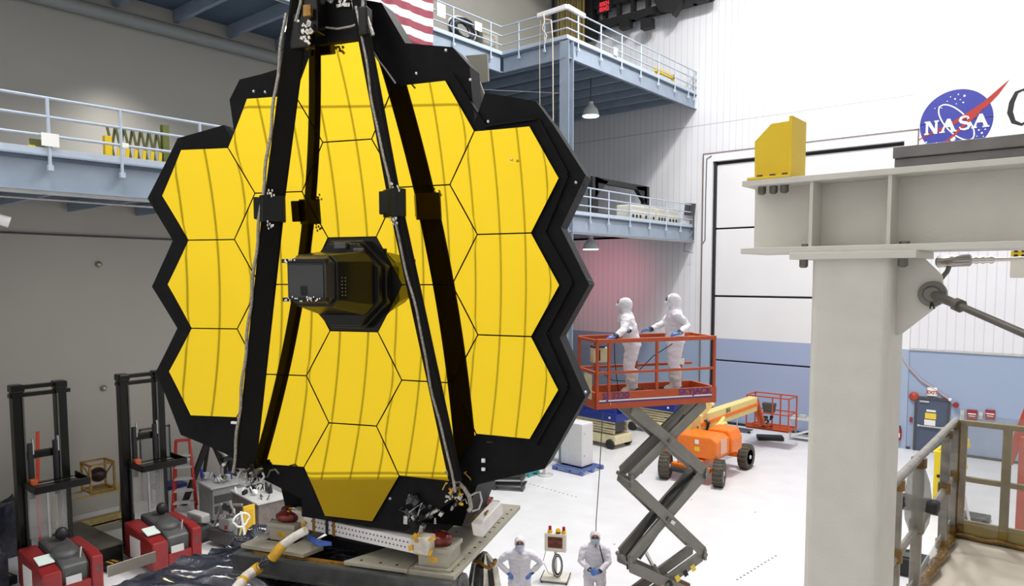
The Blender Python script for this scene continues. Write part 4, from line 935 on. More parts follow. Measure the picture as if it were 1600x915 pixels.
mt = GZ(852, 742); t = thing('floor_stand', 'small white stand with grey foot beside the blue pallet', 'stand', (mt.x, mt.y, 0)); MB().lathe((0, 0, 0), [(.28, 0), (.28, .03), (.1, .05)], 16).build('foot', greyl, t); MB().bb((-.07, -.07, .05), (.07, .07, .45)).build('upright', whitep, t, bevel=.02)
sr = GZ(775, 762); t = thing('folded_rack', 'black and silver folded metal rack on the floor behind the stand', 'rack', (sr.x, sr.y, 0), .5)
for k in range(4): MB().bar((-1.0, 0, .12 + .16 * k), (1.0, 0, .2 + .16 * k), .5, .04).build('shelf', greyl if k % 2 else greyd, t)
for x in (-.9, 0, .9): MB().bb((x - .03, -.25, 0), (x + .03, .25, .75)).build('upright', greyd, t)
tk = GZ(1250, 686); t = thing('work_table', 'white metal work table behind the boom lift basket', 'table', (tk.x, tk.y, 0))
MB().bb((-.35, -.4, .88), (1.2, .4, .93)).build('tabletop', greyl, t)
for x in (-.3, 1.1):
    for y in (-.35, .35): MB().bb((x - .03, y - .03, 0), (x + .03, y + .03, .88)).build('leg', greyl, t)
MB().bar((-.25, -.3, .2), (.8, -.3, .6), .05, .08).bb((-.3, -.35, .12), (1.1, .35, .16)).build('lower_shelf', whitep, t)
o = tag(MB().bb((-.3, -.12, .93), (-.1, .1, 1.02)).bb((.0, -.2, .93), (.25, 0, 1.08)).build('instrument_tray', greyl, None, loc=(tk.x, tk.y, 0)), 'small grey instruments on the white table behind the basket', 'instrument')
bb_ = GZ(1202, 686); o = MB().bb((-.5, -.3, 0), (.55, .25, .16)).build('black_tray', inkblack, None, bevel=.02, loc=(bb_.x, bb_.y, 0)); o.rotation_euler.z = .5; tag(o, 'low flat black box on the floor under the boom basket', 'box')
iv = GZ(1143, 672); t = thing('wheeled_trolley', 'thin grey wheeled trolley by the rolling door, left of the basket', 'trolley', (iv.x, iv.y, 0))
for x in (-.3, .25): MB().tube([(x, 0, .08), (x, 0, 1.0)], .025, 7).build('upright', greyl, t)
MB().bb((-.35, -.2, .1), (.9, .2, .14)).bb((-.35, -.2, .9), (.3, .2, .94)).build('shelf', greyd, t)
for x in (-.3, .25, .85): MB().lathe((x, -.15, .06), [(.06, 0), (.06, .04)], 12, ax=(0, 1, 0)).build('caster', rubberk, t)

# ================================================================== FAR WALL FITTINGS
def wallbox(name, label, cat, x0, y0, x1, y1, m, th=.06):
    a = GY(x0, y1, YF - th); b = GY(x1, y0, YF - th); return tag(MB().bb((a.x, YF - th, a.z), (b.x, YF - .005, b.z)).build(name, m, None, bevel=.008), label, cat)
e = wallbox('exit_sign', 'small white EXIT sign with red letters above the slate door', 'sign', 1448.5, 606, 1464.5, 617.5, paper, .08)
p = GY(1456.5, 612, YF - .09); text('exit_lettering', 'EXIT', .19, nasared, e, (p.x, YF - .085, p.z - .03), (PI / 2, 0, 0), bold=.006)
p = GY(1428, 619, YF - .05); t = thing('alarm_bell', 'round red alarm bell left of the slate door', 'bell', (p.x, YF - .03, p.z)); MB().lathe((0, 0, 0), [(.17, 0), (.17, .06), (.1, .1), (.03, .12)], 20, ax=(0, -1, 0)).build('gong', mat('bell_red', (.45, .05, .02), .4), t); MB().bb((-.06, 0, -.06), (.06, .02, .06)).build('mount', greyd, t)
p = GY(1404, 676, YF - .1); t = thing('fire_extinguisher', 'red fire extinguisher with white label on the blue wall', 'extinguisher', (p.x, YF - .12, p.z - .28)); MB().lathe((0, 0, 0), [(.09, 0), (.1, .03), (.1, .42), (.04, .5), (.03, .54)], 16).build('cylinder', mat('ext_red', (.4, .02, .03), .35), t); MB().bb((-.07, -.105, .12), (.07, -.095, .3)).build('label_plate', paper, t); MB().tube([(0, 0, .55), (.08, -.02, .5), (.11, -.03, .3)], .015, 6).bb((-.05, -.02, .54), (.07, .02, .58)).build('nozzle_hose', inkblack, t); MB().bb((-.04, .08, .1), (.04, .115, .45)).build('bracket', greyd, t)
e = wallbox('call_point', 'tiny red call point beside the door frame', 'call point', 1421, 652, 1425.5, 659, signr)
for i, (a, b, w_) in enumerate(((1510, 1527, 'left'), (1539, 1555, 'right'))):
    e = wallbox('warning_sign', 'small dark red warning sign on the blue wall, the %s one' % w_, 'sign', a, 641, b, 655, signr)
    p = GY((a + b) / 2, 648, YF - .07); MB().bb((p.x - .13, YF - .066, p.z + .02), (p.x + .13, YF - .061, p.z + .06)).bb((p.x - .1, YF - .066, p.z - .06), (p.x + .1, YF - .061, p.z - .03)).build('sign_line', paper, e)
wallbox('wall_panel', 'grey electrical box left of the red warning signs', 'box', 1500, 641, 1507, 656, greyl); wallbox('wall_panel', 'grey electrical box between the two red warning signs', 'box', 1529, 644, 1536, 654, greyl)
cable('wall_conduit', 'pinkish double conduit drooping diagonally over the blue wall', [GY(x, y, YF - .05) for x, y in ((1398, 541), (1408, 556), (1420, 574), (1440, 595), (1463, 609), (1480, 622), (1486, 628))], .035, mat('conduit_pink', (.5, .36, .36), .5))
p = GY(1484, 627, YF - .12); t = thing('emergency_light', 'small white and dark red lamp at the end of the drooping conduit', 'lamp', (p.x, YF - .06, p.z)); MB().sphere((0, -.04, .07), .07).build('white_globe', whitep, t); MB().lathe((.2, -.02, -.12), [(.11, 0), (.1, .08)], 14, ax=(0, -1, 0)).build('red_globe', signr, t); MB().bar((0, 0, 0), (.2, 0, -.12), .03, .03).build('bracket', greyl, t)
cable('door_conduit', 'thin brown conduit running down the wall left of the rolling door', [(DX0 - .45, YF - .09, 12.5), (DX0 - .45, YF - .09, 4.0), (DX0 - .45, YF - .09, .3)], .03, mat('conduit_brown', (.17, .13, .12), .5), 'conduit')
cable('door_conduit', 'thin grey conduit curving down inside the white door trim', [(DX0 - .05, YF - .09, 12.45), (DX0 - .28, YF - .09, 12.35), (DX0 - .3, YF - .09, 10.5), (DX0 - .3, YF - .09, 8.6), (DX0 - .4, YF - .09, 8.45)], .02, greyd, 'conduit')
# banner
bx = thing('wall_banner', 'white banner with round blue space agency emblem high on the far wall', 'banner', (-4.5, YF - .03, 12.7))
MB().bb((-1.42, -.01, -1.6), (6.5, .02, 1.24)).build('banner_sheet', mat('banner_white', (.83, .82, .84), .6), bx)
MB().bb((-1.42, -.014, .02), (6.5, -.01, .035)).build('banner_seam', greyl, bx)
R_ = 1.19
MB().add([(R_ * math.cos(2 * PI * k / 64), -.014, R_ * math.sin(2 * PI * k / 64)) for k in range(64)] + [(R_ * math.cos(2 * PI * k / 64), -.009, R_ * math.sin(2 * PI * k / 64)) for k in range(64)], [tuple(range(64)), tuple(range(64, 128))[::-1]] + [(k, (k + 1) % 64, (k + 1) % 64 + 64, k + 64) for k in range(64)]).build('emblem_disc', nasablue, bx)
def ribbon(nm, pts, ws_, y, m, par):      # flat stroke with varying width in the banner plane
    V = []; n = len(pts)
    for i, (x, z) in enumerate(pts):
        a = Vector(pts[max(i - 1, 0)]); b = Vector(pts[min(i + 1, n - 1)]); d = (b - a).normalized(); w = ws_[i] / 2
        V += [(x - d.y * w, y, z + d.x * w), (x + d.y * w, y, z - d.x * w)]
    k = len(V); V += [(v[0], v[1] + .003, v[2]) for v in V]
    F = [(2 * i, 2 * i + 1, 2 * i + 3, 2 * i + 2) for i in range(n - 1)] + [(k + 2 * i, k + 2 * i + 2, k + 2 * i + 3, k + 2 * i + 1) for i in range(n - 1)]
    F += [(2 * i, 2 * i + 2, k + 2 * i + 2, k + 2 * i) for i in range(n - 1)] + [(2 * i + 1, k + 2 * i + 1, k + 2 * i + 3, 2 * i + 3) for i in range(n - 1)]
    return MB().add(V, F).build(nm, m, par)
el = []
for k in range(49):
    a = 2 * PI * k / 48; u, v = .86 * math.cos(a), .34 * math.sin(a); th = R(-52); el.append((u * math.cos(th) - v * math.sin(th) + .02, u * math.sin(th) + v * math.cos(th) - .02))
ribbon('orbit_ring', el, [.045] * 49, -.020, paper, bx)
MB().lathe((-.07, -.020, -.62), [(.09, 0), (.09, .003)], 16, ax=(0, -1, 0)).build('orbit_body', paper, bx)
q1 = [(-1.38, -.62), (-1.0, -.42), (-.5, -.22), (0, -.0), (.45, .22), (.9, .50), (1.25, .85), (1.62, 1.28)]
ribbon('red_swoosh', q1, [.01, .05, .09, .14, .2, .22, .16, .005], -.0255, nasared, bx)
ribbon('red_swoosh', [(-.62, -.98), (-.3, -.72), (.0, -.46), (.3, -.12), (.55, .1), (.9, .45)], [.01, .06, .09, .12, .14, .05], -.0250, nasared, bx)
st_ = MB()
for x, z, r in ((-.2, .95, .02), (.05, 1.0, .025), (.25, .92, .04), (-.05, .85, .03), (.12, .8, .02), (-.3, .8, .02), (.22, .68, .03), (-.55, .62, .035), (-.48, .58, .02), (-.7, .6, .02), (.0, .66, .02), (.6, -.5, .025), (.75, -.4, .03), (.85, -.52, .035), (.95, -.4, .025), (.7, -.62, .02), (.9, -.65, .02), (-.95, -.65, .03), (-.8, -.75, .02), (-.6, -.72, .03), (-.45, -.85, .02)):
    st_.lathe((x, -.0165, z), [(r, 0), (r, .002)], 8, ax=(0, -1, 0))
st_.build('emblem_stars', paper, bx)
def glyph(ch, x, z, s, par):
    y0, y1 = -.034, -.030
    def poly_(pp): MB().prism([(x + a * s, z + b * s) for a, b in pp], y0, y1).build('emblem_letter', paper, par)
    if ch == 'N':
        poly_([(-.05, 0), (.25, 0), (.25, .1), (.2, .1), (.2, .72), (.62, 0), (.82, 0), (.82, .9), (.9, .9), (.9, 1), (.6, 1), (.6, .9), (.66, .9), (.66, .35), (.3, 1), (-.05, 1), (-.05, .9), (.04, .9), (.04, .1), (-.05, .1)])
    if ch == 'A':
        poly_([(-.08, 0), (.28, 0), (.28, .1), (.2, .1), (.25, .25), (.25, .38), (.62, .38), (.66, .25), (.7, .1), (.62, .1), (.62, 0), (1.05, 0), (1.05, .1), (.96, .1), (.6, 1), (.4, 1), (.04, .1), (-.08, .1)])
    if ch == 'S':
        c = [(.72, .78), (.62, .92), (.42, .97), (.2, .9), (.13, .72), (.22, .58), (.45, .5), (.66, .42), (.74, .26), (.64, .08), (.42, .02), (.2, .07), (.1, .24)]
        ribbon('emblem_letter', [(x + a * s, z + b * s) for a, b in c], [.06 * s, .1 * s, .15 * s, .18 * s, .2 * s, .2 * s, .21 * s, .2 * s, .2 * s, .18 * s, .15 * s, .1 * s, .06 * s], -.034, paper, par)
for ch, x, z in (('N', -1.0, -.37), ('A', -.48, -.36), ('S', .08, -.33), ('A', .55, -.32)): glyph(ch, x, z, .50, bx)
ribbon('script_letter', [(2.25, .62), (2.05, .85), (1.85, .78), (1.72, .45), (1.68, .1), (1.8, -.25), (2.05, -.38), (2.3, -.2)], [.05, .09, .13, .17, .18, .15, .1, .05], -.018, inkblack, bx)

# floodlight on the lower deck end, items on the decks
t = thing('floodlight', 'black square floodlight on a thin pole at the end of the lower balcony', 'floodlight', (-14.88, YF - .35, 8.6)); MB().tube([(0, 0, 0), (0, 0, 1.3)], .035, 8).build('pole', greyd, t)
a = GY(1078, 327, YF - .35); MB().box((a.x + 14.88, 0, a.z - 8.6), (.52, .12, .56), rot=Matrix.Rotation(.1, 3, 'Y')).build('lamp_head', greyd, t, bevel=.02)
MB().tube([(-.02, .1, .3), (-.4, .0, -.1), (-.45, -.1, -.5), (.0, 0, -.6)], .012, 6).build('cord', inkblack, t)
xg = -16.3
def D(x, y, X=xg): return GX(x, y, X)
z0 = 9.2
g = thing('gantry_frame', 'black steel portal frame standing on the lower balcony at right', 'frame', (xg, D(925, 320).y, z0)); GO = Vector(g.location); ga = D(927, 300); gb = D(1008, 295)
zt_ = D(1000, 290).z; yg0, yg1 = ga.y, gb.y
for y in (yg0, yg1): MB().bb((-.1, y - GO.y - .22, 0), (.1, y - GO.y + .22, zt_ - z0)).build('upright', inkblack, g)
MB().bb((-.1, yg0 - GO.y, zt_ - z0 - .22), (.1, yg1 - GO.y, zt_ - z0)).build('crossbeam', inkblack, g)
MB().prism([(yg1 - GO.y, zt_ - z0), (yg1 - GO.y - 1.0, zt_ - z0 - .1), (yg1 - GO.y, zt_ - z0 - .85)], -.1, .1, 'yz').prism([(yg0 - GO.y, zt_ - z0), (yg0 - GO.y + 1.0, zt_ - z0 - .1), (yg0 - GO.y, zt_ - z0 - .85)], -.1, .1, 'yz').build('corner_gusset', inkblack, g)
MB().bb((-.2, yg0 - GO.y - .1, .25), (.2, yg0 - GO.y + .9, .35)).build('lower_arm', inkblack, g)
ww = ('first from the left', 'second from the left', 'third from the left', 'fourth from the left')
for i, (a, b) in enumerate(((974, 993), (994, 1014), (1016, 1031), (1033, 1049))):
    ya_, yb_ = D(a, 330, -15.6).y, D(b, 330, -15.6).y; zt2 = D((a + b) / 2, 321 + i * 2, -15.6).z
    t = thing('equipment_case', 'white case with black latches on the lower balcony, %s' % ww[i], 'case', (-15.6, (ya_ + yb_) / 2, z0), 0, 'white cases on the lower balcony'); w_ = yb_ - ya_
    MB().bb((-.35, -w_ / 2, 0), (.35, w_ / 2, zt2 - z0)).build('case_body', cream if i > 4 else ivory, t, bevel=.04)
    for k in (-.3, 0, .3): MB().bb((.35, k * w_ - .05, .18), (.37, k * w_ + .05, .32)).build('latch', inkblack, t)
ya_ = D(1070, 345, -15.5).y; t = tag(MB().bb((-.3, -.5, 0), (.3, .5, .35)).build('storage_box', paper, None, loc=(-15.5, YF - .6, z0)), 'small white box near the floodlight end of the lower balcony', 'box')
tag(MB().bb((-.1, -.3, .0), (.1, .2, .2)).build('black_pouch', inkblack, None, loc=(-15.45, YF - 1.6, z0)), 'small black pouch beside the white box on the balcony', 'pouch')
# accordion barriers on the left deck
def accordion(label, x0, x1, X, h, dim=1):
    a = GX(x0, 240, X).y; b = GX(x1, 240, X).y; t = thing('folding_barrier', label, 'barrier', (X, a, 9.2)); w = b - a
    m = MB(); n = 7
    for k in range(n):
        y0_, y1_ = w * k / n, w * (k + 1) / n
        m.bar((0, y0_, .05), (0, y1_, h * .95), .02, .05); m.bar((0.03, y0_, h * .95), (0.03, y1_, .05), .02, .05)
    m.build('lattice', mat('olive_lattice', (.10, .11, .02), .5), t)
    m = MB()
    for k in range(n): m.bar((.05, w * k / n, .08), (.05, w * (k + .3) / n, h * .55), .02, .07)
    m.build('yellow_slat', yellowp, t)
    MB().bb((-.05, -.07, 0), (.08, .07, h * .75)).build('end_post', yellowp, t); MB().bb((-.05, w - .07, 0), (.08, w + .07, h * 1.15)).build('end_post', mat('olive_post', (.13, .15, .02), .5), t)
accordion('yellow and olive folding barrier on the left balcony near the mirror', 168, 258, -16.6, 1.05)
t = accordion('short folded olive barrier on the left balcony beside the white notice', 48, 74, -17.4, .7)
def sheet(label, x0, y0, x1, y1, X, m=paper, tilt=0): a = GX(x0, y1, X); b = GX(x1, y0, X); return tag(MB().bb((-.004, a.y - b.y, a.z - b.z), (.004, 0, 0)).build('notice_sheet', m, None, loc=(X, b.y, b.z)), label, 'notice')
sheet('white notice tied to the left balcony railing', 65, 210, 92, 227, XE + .04)
sheet('small white notice on the left balcony railing next to the folding barrier', 191, 224, 201, 230, XE + .04)
sheet('tilted white notice on the upper balcony railing beside the flag', 683, 8, 696, 24, XI + .06)
sheet('white notice on the upper balcony railing behind the cable coil', 742, 37, 753, 46, XI + .06)
sheet('small white tag on the upper right railing', 959, 76, 965, 85, XE + .05)
# coil of cables on the upper strip
c = GX(722, 36, XI - .6); t = thing('cable_coil', 'pile of black and white coiled cables behind the upper railing', 'cable coil', (XI - .6, c.y, 15.38))
for k in range(9): MB().tube([(.1 * math.sin(k), .75 * math.cos(a) * (1 - .05 * k) + .12 * math.sin(k * 2), .62 + (.42 - .02 * k) * math.sin(a) + .05 * math.cos(k)) for a in [j * PI / 8 for j in range(17)]], .035, 6).build('coil', inkblack if k % 3 else greyl, t)
MB().bb((-.2, .9, .05), (.2, 1.8, .95)).build('wooden_crate', mat('crate', (.33, .31, .26), .6), t)
MB().bb((-.1, .9, 0), (.1, 1.1, .4)).build('red_fitting', mat('fit_red', (.25, .05, .02), .5), t)
# flag
fl = thing('flag', 'striped red and white flag with a star field, hung from the upper balcony', 'flag', (XI + .12, 0, 0))
fa = GX(560, 20, XI + .12).y; fb = GX(676, 79, XI + .12); fz0 = fb.z; fH = 3.3; fW = fb.y - fa; nx, nz = 40, 26; stripe = [mat('flag_red', (.26, .05, .075), .8), mat('flag_white', (.75, .73, .72), .8), mat('flag_blue', (.06, .06, .2), .8)]
V = []; F = []; MI = []
for i in range(nx + 1):
    for j in range(nz + 1):
        y = fa + fW * i / nx; z = fz0 + fH * j / nz; V.append((.05 * math.sin(i * .8) + .03 * math.sin(i * .3 + j * .15), y, z + .02 * math.sin(i * .7)))
o = MB()
for i in range(nx):
    for j in range(nz):
        s = j // 2; canton = (i < nx * .42 and j >= 10); F.append((i * (nz + 1) + j, (i + 1) * (nz + 1) + j, (i + 1) * (nz + 1) + j + 1, i * (nz + 1) + j + 1)); MI.append(2 if canton else (0 if s % 2 == 0 else 1))
ob = MB().add(V, F, 0, True).build('flag_cloth', stripe, fl, fixn=False); ob.data.polygons.foreach_set('material_index', MI)
sm_ = ob.modifiers.new('thick', 'SOLIDIFY'); sm_.thickness = .006
st_ = MB()
for r_ in range(5):
    for k in range(6):
        y = fa + fW * .42 * (k + .5 + .5 * (r_ % 2)) / 6.6; z = fz0 + fH * (10.8 + r_ * 3) / 26; pts = []
        for q in range(10): rr_ = .07 if q % 2 == 0 else .028; a = PI / 2 + q * PI / 5; pts.append((y + rr_ * math.cos(a), z + rr_ * math.sin(a)))
        st_.prism(pts, .085, .09, 'yz')
st_.build('flag_stars', stripe[1], ob)
# upper right: dark crane bridge with red clock, amber strip curtain
cr = thing('crane_bridge', 'dark steel truss with brackets high on the far wall, top centre', 'crane bridge', (-15, 31.2, 20)); CO = Vector(cr.location)
zl = GY(983, 34, 31.2).z - 20; xa = GY(925, 30, 31.2).x + 15; xb = GY(1112, 0, 31.2).x + 15
MB().bb((xa, -.2, zl), (xb, .2, zl + .35)).build('lower_chord', inkblack, cr); MB().bb((xa, -.2, zl + .95), (xb, .2, zl + 3.2)).build('upper_chord', inkblack, cr)
for k in range(9): x = xa + (xb - xa) * k / 8; MB().bb((x - .08, -.15, zl), (x + .08, .15, zl + 1.3)).build('strut', inkblack, cr)
for px in (978, 1012): q = GY(px, 37, 31.1) - CO; MB().bb((q.x - .28, -.3, q.z - .25), (q.x + .28, .1, q.z + .2)).build('bracket', inkblack, cr)
q = GY(1048, 14, 30.9) - CO; MB().prism([(q.x - .8, q.z + .5), (q.x + 1.0, q.z + .9), (q.x + .6, q.z + .1), (q.x + .2, q.z - .4), (q.x + .05, q.z - .1), (q.x - .5, q.z - .0)], -.5, -.1).build('hoist_block', inkblack, cr)
q = GY(926, 50, 31.1) - CO; MB().bb((q.x - .6, -.3, q.z - .3), (q.x + .1, .3, q.z + 3)).build('end_block', inkblack, cr)
q0 = GY(934, 23, 30.9); q1_ = GY(955, -2, 30.9)
ck = thing('led_clock', 'black clock with two rows of glowing red digits, top centre', 'clock', (q0.x, 30.85, q0.z)); MB().bb((0, 0, 0), (q1_.x - q0.x, .1, q1_.z - q0.z)).build('clock_case', inkblack, ck)
wcl = q1_.x - q0.x
for s_, zz in (('000024', .70), ('000402', .27)): text('clock_digits', s_, .30, ledm, ck, (wcl * .5 + .02, -.01, (q1_.z - q0.z) * zz), (PI / 2, 0, 0), sx=.62)
sc_ = thing('strip_curtain', 'amber vertical strip curtain behind the top railing corner', 'curtain', (0, 30.6, 15.4)); xa = GY(872, 10, 30.6).x; xb = GY(911, 10, 30.6).x
for k in range(10): x = xa + (xb - xa) * k / 9; MB().bb((x - .06, .03 * (k % 2), 1.5 if k > 0 else 1.5), (x + .06, .03 * (k % 2) + .03, 8)).build('strip', mat('amber_strip%d' % (k % 2), (.30 + .1 * (k % 2), .23 + .06 * (k % 2), .08), .4), sc_)
sc_ = thing('strip_curtain', 'dark grey vertical strip curtain left of the amber one', 'curtain', (0, 30.9, 15.4)); xa = GY(842, 10, 30.9).x; xb = GY(868, 10, 30.9).x
for k in range(6): x = xa + (xb - xa) * k / 5; MB().bb((x - .14, 0, .1), (x + .14, .05, 8)).build('strip', mat('dark_strip%d' % (k % 2), (.08 + .05 * (k % 2),) * 3, .5), sc_)
t = thing('yellow_gate', 'small yellow safety gate on the far end of the upper balcony', 'gate', (GX(1040, 118, -15.6).x, GX(1040, 118, -15.6).y, 15.38)); MB().bb((-.05, -1.0, .55), (.05, .9, .75)).bb((-.05, -.8, .25), (.05, .7, .35)).build('gate_bar', yellowp, t)
for y in (-.8, .7): MB().bb((-.05, y - .05, 0), (.05, y + .05, .75)).build('gate_post', yellowp, t)
# white hood and rope at the railing corner
q = Vector((XE, YC, 16.42)); t = thing('rope_hoist', 'white cover with pale ropes hanging over the upper balcony corner', 'rope', (XE, YC, 15.38))
MB().bar((-1.3, -.02, 1.03), (0, -.02, 1.07), .12, .16).bar((0, 0, 1.07), (.0, 1.1, 1.03), .12, .16).build('white_cover', whitep, t, bevel=.02)
MB().tube([(-.95, -.12, 1.0), (-.9, -.15, .7), (-1.0, -.14, .5), (-.8, -.15, .2), (-.92, -.12, -.1)], .02, 6).tube([(-.9, -.12, .8), (-.6, -.14, .7), (-.55, -.12, .1), (-.52, -.14, -1.0), (-.5, -.12, -5.2)], .02, 6).tube([(-1.1, -.12, .8), (-1.12, -.14, -.3), (-1.1, -.14, -3.2)], .012, 6).build('rope', mat('rope_pale', (.6, .5, .38), .7), t)
cable('stay_wire', 'thin pale wire stretched under the upper balcony', [(-21.8, 19.5, 14.5), (-16.2, 22.6, 13.9)], .015, greyl, 'wire')
cable('wall_pipe', 'thin dark pipe along the left wall below the lower balcony', [(XL + .06, 1, 8.2), (XL + .06, 12.5, 8.12)], .025, greyd, 'pipe')
cable('wall_pipe', 'thin pale pipe hung under the lower balcony at left', [(XE - 3, 1, 8.7), (XE - 3, 14, 8.65)], .025, greyl, 'pipe')
for lbl, x, y in (('small round sprinkler head on the left wall below the balcony', 155, 413), ('small round sprinkler head on the left wall, low behind the truck mast', 163, 606), ('small round sprinkler head on the left wall near the ceiling duct', 396, 85)):
    p = GX(x, y, XL + .08); tag(MB().lathe((XL, p.y, p.z), [(.05, 0), (.05, .05), (.09, .06), (.03, .12)], 12, ax=(1, 0, 0)).build('sprinkler_head', mat('brass', (.5, .45, .33), .4, .4)), lbl, 'sprinkler')
# dome lamps
def dome(label, loc, r, pw=0, group=None, drop=.5):
    t = thing('dome_lamp', label, 'lamp', loc, 0, group)
    MB().lathe((0, 0, 0), [(r, 0), (r * .97, .12 * r), (r * .8, .7 * r), (r * .45, 1.1 * r), (r * .3, 1.3 * r), (r * .28, 1.6 * r)], 22).build('lamp_shade', lampw, t)
    MB().lathe((0, 0, -.03), [(r * .93, 0), (r * .93, .025)], 22).build('lamp_lens', bulb, t)
    MB().tube([(0, 0, 1.5 * r), (0, 0, 1.5 * r + drop)], .03, 8).build('stem', greyd, t)
    if pw: l = bpy.data.lights.new('lamp_glow', 'SPOT'); l.energy = pw; l.spot_size = R(150); l.spot_blend = 1; l.shadow_soft_size = r; o = bpy.data.objects.new('lamp_glow', l); COL.objects.link(o); o.parent = t; o.location = (0, 0, -.08)
    return t
q = GZ(923, 181, 13.6); dome('white dome lamp under the upper right balcony', (q.x, q.y, 13.6), .36, 90, drop=1.13)
q = GZ(923, 389, 8.05); dome('white dome lamp under the lower right balcony', (q.x, q.y, 8.05), .34, 60, drop=.55)
q = GZ(459, 46, 14.05) ; dome('large white dome lamp under the upper balcony beside the telescope top', (q.x, q.y, 14.05), .33, 40, drop=.72)
q = GX(0, 340, -15.4); t = thing('flood_lamp', 'white tubular lamp on a bracket at the left edge under the balcony', 'lamp', (q.x, q.y, q.z)); MB().lathe((0, -.2, .03), [(.09, 0), (.1, .35)], 16, ax=(.3, 1, -.35)).build('lamp_tube', whitep, t); MB().bar((0, -.1, .1), (0, -.1, 1.1), .1, .1).build('bracket', grey, t)
pk = bpy.data.lights.new('pink_fill_light', 'SPOT'); pk.energy = 360; pk.color = (1, .22, .33); pk.spot_size = R(75); pk.spot_blend = 1; pk.shadow_soft_size = .4  # added spotlight for the pink glow on the far wall, no fixture here
pko = bpy.data.objects.new('pink_fill_light', pk); COL.objects.link(pko); pko.location = (-19.7, 26.5, 7.6); pko.rotation_euler = (Vector((-19.7, 31.75, 6.4)) - Vector((-19.7, 26.5, 7.6))).to_track_quat('-Z', 'Y').to_euler()

# ================================================================== FOREGROUND STEEL FRAME
def rbox(mb, x0, x1, y0, y1, z0, z1, r=.035, n=5, m=0):
    poly = []
    for cx_, cy_, a0 in ((x1 - r, y1 - r, 0), (x0 + r, y1 - r, 90), (x0 + r, y0 + r, 180), (x1 - r, y0 + r, 270)):
        for k in range(n + 1): a = R(a0 + 90 * k / n); poly.append((cx_ + r * math.cos(a), cy_ + r * math.sin(a)))
    s0 = len(mb.f); mb.prism(poly, z0, z1, 'xy', m)
    return mb
fY = 3.2; cX0 = GY(1266, 450, fY).x; cX1 = GY(1386, 450, fY).x + .012; zfb = 7.107
sf = thing('steel_frame', 'pale grey steel column and overhead beam close by at right', 'steel frame', (cX0, fY, 0)); SO = Vector(sf.location)
def F_(x, y, z): return Vector((x, y, z)) - SO
m = MB(); rbox(m, 0, cX1 - cX0, 0, .30, 0, zfb - .045); m.build('column', steelg, sf)
cpx0, cpx1 = GY(1233, 395, fY - .04).x, GY(1432, 390, fY - .04).x
MB().bb(F_(cpx0, fY - .04, zfb - .045), F_(cpx1, fY + .34, zfb - .015)).build('cap_plate', steelg, sf, bevel=.003)
bx0 = GY(1157, 386, fY).x; zt_ = GY(1260.7, 275, fY).z
MB().bb(F_(bx0, fY, zfb - .015), F_(2.5, fY + .32, zfb + .012)).build('bottom_flange', steelg, sf, bevel=.003)
MB().bb(F_(bx0, fY, zt_ - .022), F_(2.5, fY + .32, zt_ + .004)).build('top_flange', steelg, sf, bevel=.003)
MB().bb(F_(bx0 + .005, fY + .15, zfb), F_(2.5, fY + .17, zt_ - .01)).build('web', steelg, sf)
for px in (1267, 1389):
    x = GY(px, 330, fY + .02).x; MB().bb(F_(x - .007, fY + .02, zfb), F_(x + .007, fY + .15, zt_ - .01)).build('stiffener', steelg, sf)
for px, y, z, up_ in ((1191, 283, 0, 1), (1209, 283, 0, 1), (1226, 283, 0, 1), (1256, 400, 1, 0), (1411, 400, 1, 0)):
    yy = fY + .07 if up_ else fY + .02; p = GY(px, y, yy); zz = zt_ - .022 if up_ else zfb - .045
    MB().lathe((p.x - SO.x, yy - SO.y, zz - .032), [(.011, -.004), (.016, 0), (.019, .002), (.019, .032)], 6).build('hex_bolt', darkst, sf)
for px in (1256, 1411): p = GY(px, 380, fY + .03); MB().lathe((p.x - SO.x, .06, zfb + .012), [(.02, 0), (.02, .012)], 6).build('hex_bolt', darkst, sf)
# gusset
gy = fY + .14
def G_(x, y): p = GY(x, y, gy); return (p.x - SO.x, p.z)
pts = [(cX1 - SO.x - .03, zfb - .045), G_(1440, 399), G_(1472, 430)]
c_ = GY(1457, 458, gy); r_ = .052
pts += [(c_.x - SO.x + r_ * math.cos(R(a)), c_.z + r_ * math.sin(R(a))) for a in (45, 15, -15, -45)] + [G_(1407, 523), (cX1 - SO.x - .03, G_(1407, 523)[1])]
MB().prism(pts, gy - SO.y - .012, gy - SO.y + .012).build('gusset_plate', steelg, sf, bevel=.002)
# crane rail on the top flange
rx = GY(1396, 245, fY).x
MB().bb(F_(rx, fY + .02, zt_ + .004), F_(2.5, fY + .30, zt_ + .04)).bb(F_(rx - .003, fY - .0, zt_ + .04), F_(2.5, fY + .3, zt_ + .085)).build('top_rail_plate', mat('rail_dark', (.20, .19, .18), .35, .4, var=.3, bump=.1, bscale=8), sf, bevel=.003)
# yellow stop bracket
yb_ = thing('yellow_bracket', 'bright yellow angled steel stop bolted on the end of the grey beam', 'bracket', (bx0, fY, zt_ + .004)); YO = Vector(yb_.location)
def Y_(x, y, yy=fY + .03): p = GY(x, y, yy); return (p.x - YO.x, p.z - YO.z)
pl_ = [(Y_(1179, 270)[0], .01), Y_(1179, 221), Y_(1205, 193), Y_(1236, 188), (Y_(1236, 250)[0], .01)]
MB().prism(pl_, .03, .05).build('front_plate', yellowp, yb_, bevel=.002)
xq = Y_(1234, 230)[0]; zq = Y_(1236, 182)[1]
MB().bb((xq, .01, .01), (xq + .016, .20, zq)).build('stop_plate', yellowp, yb_, bevel=.002)
MB().bb((Y_(1171, 270)[0], .0, 0), (xq + .016, .26, .012)).build('foot_plate', yellowp, yb_, bevel=.002)
for px in (1187, 1207, 1226): p = Y_(px, 270, fY + .012); MB().tube([(p[0] - .011, .012, .014), (p[0] + .011, .012, .014)], .007, 8).build('slot_bolt', inkblack, yb_)
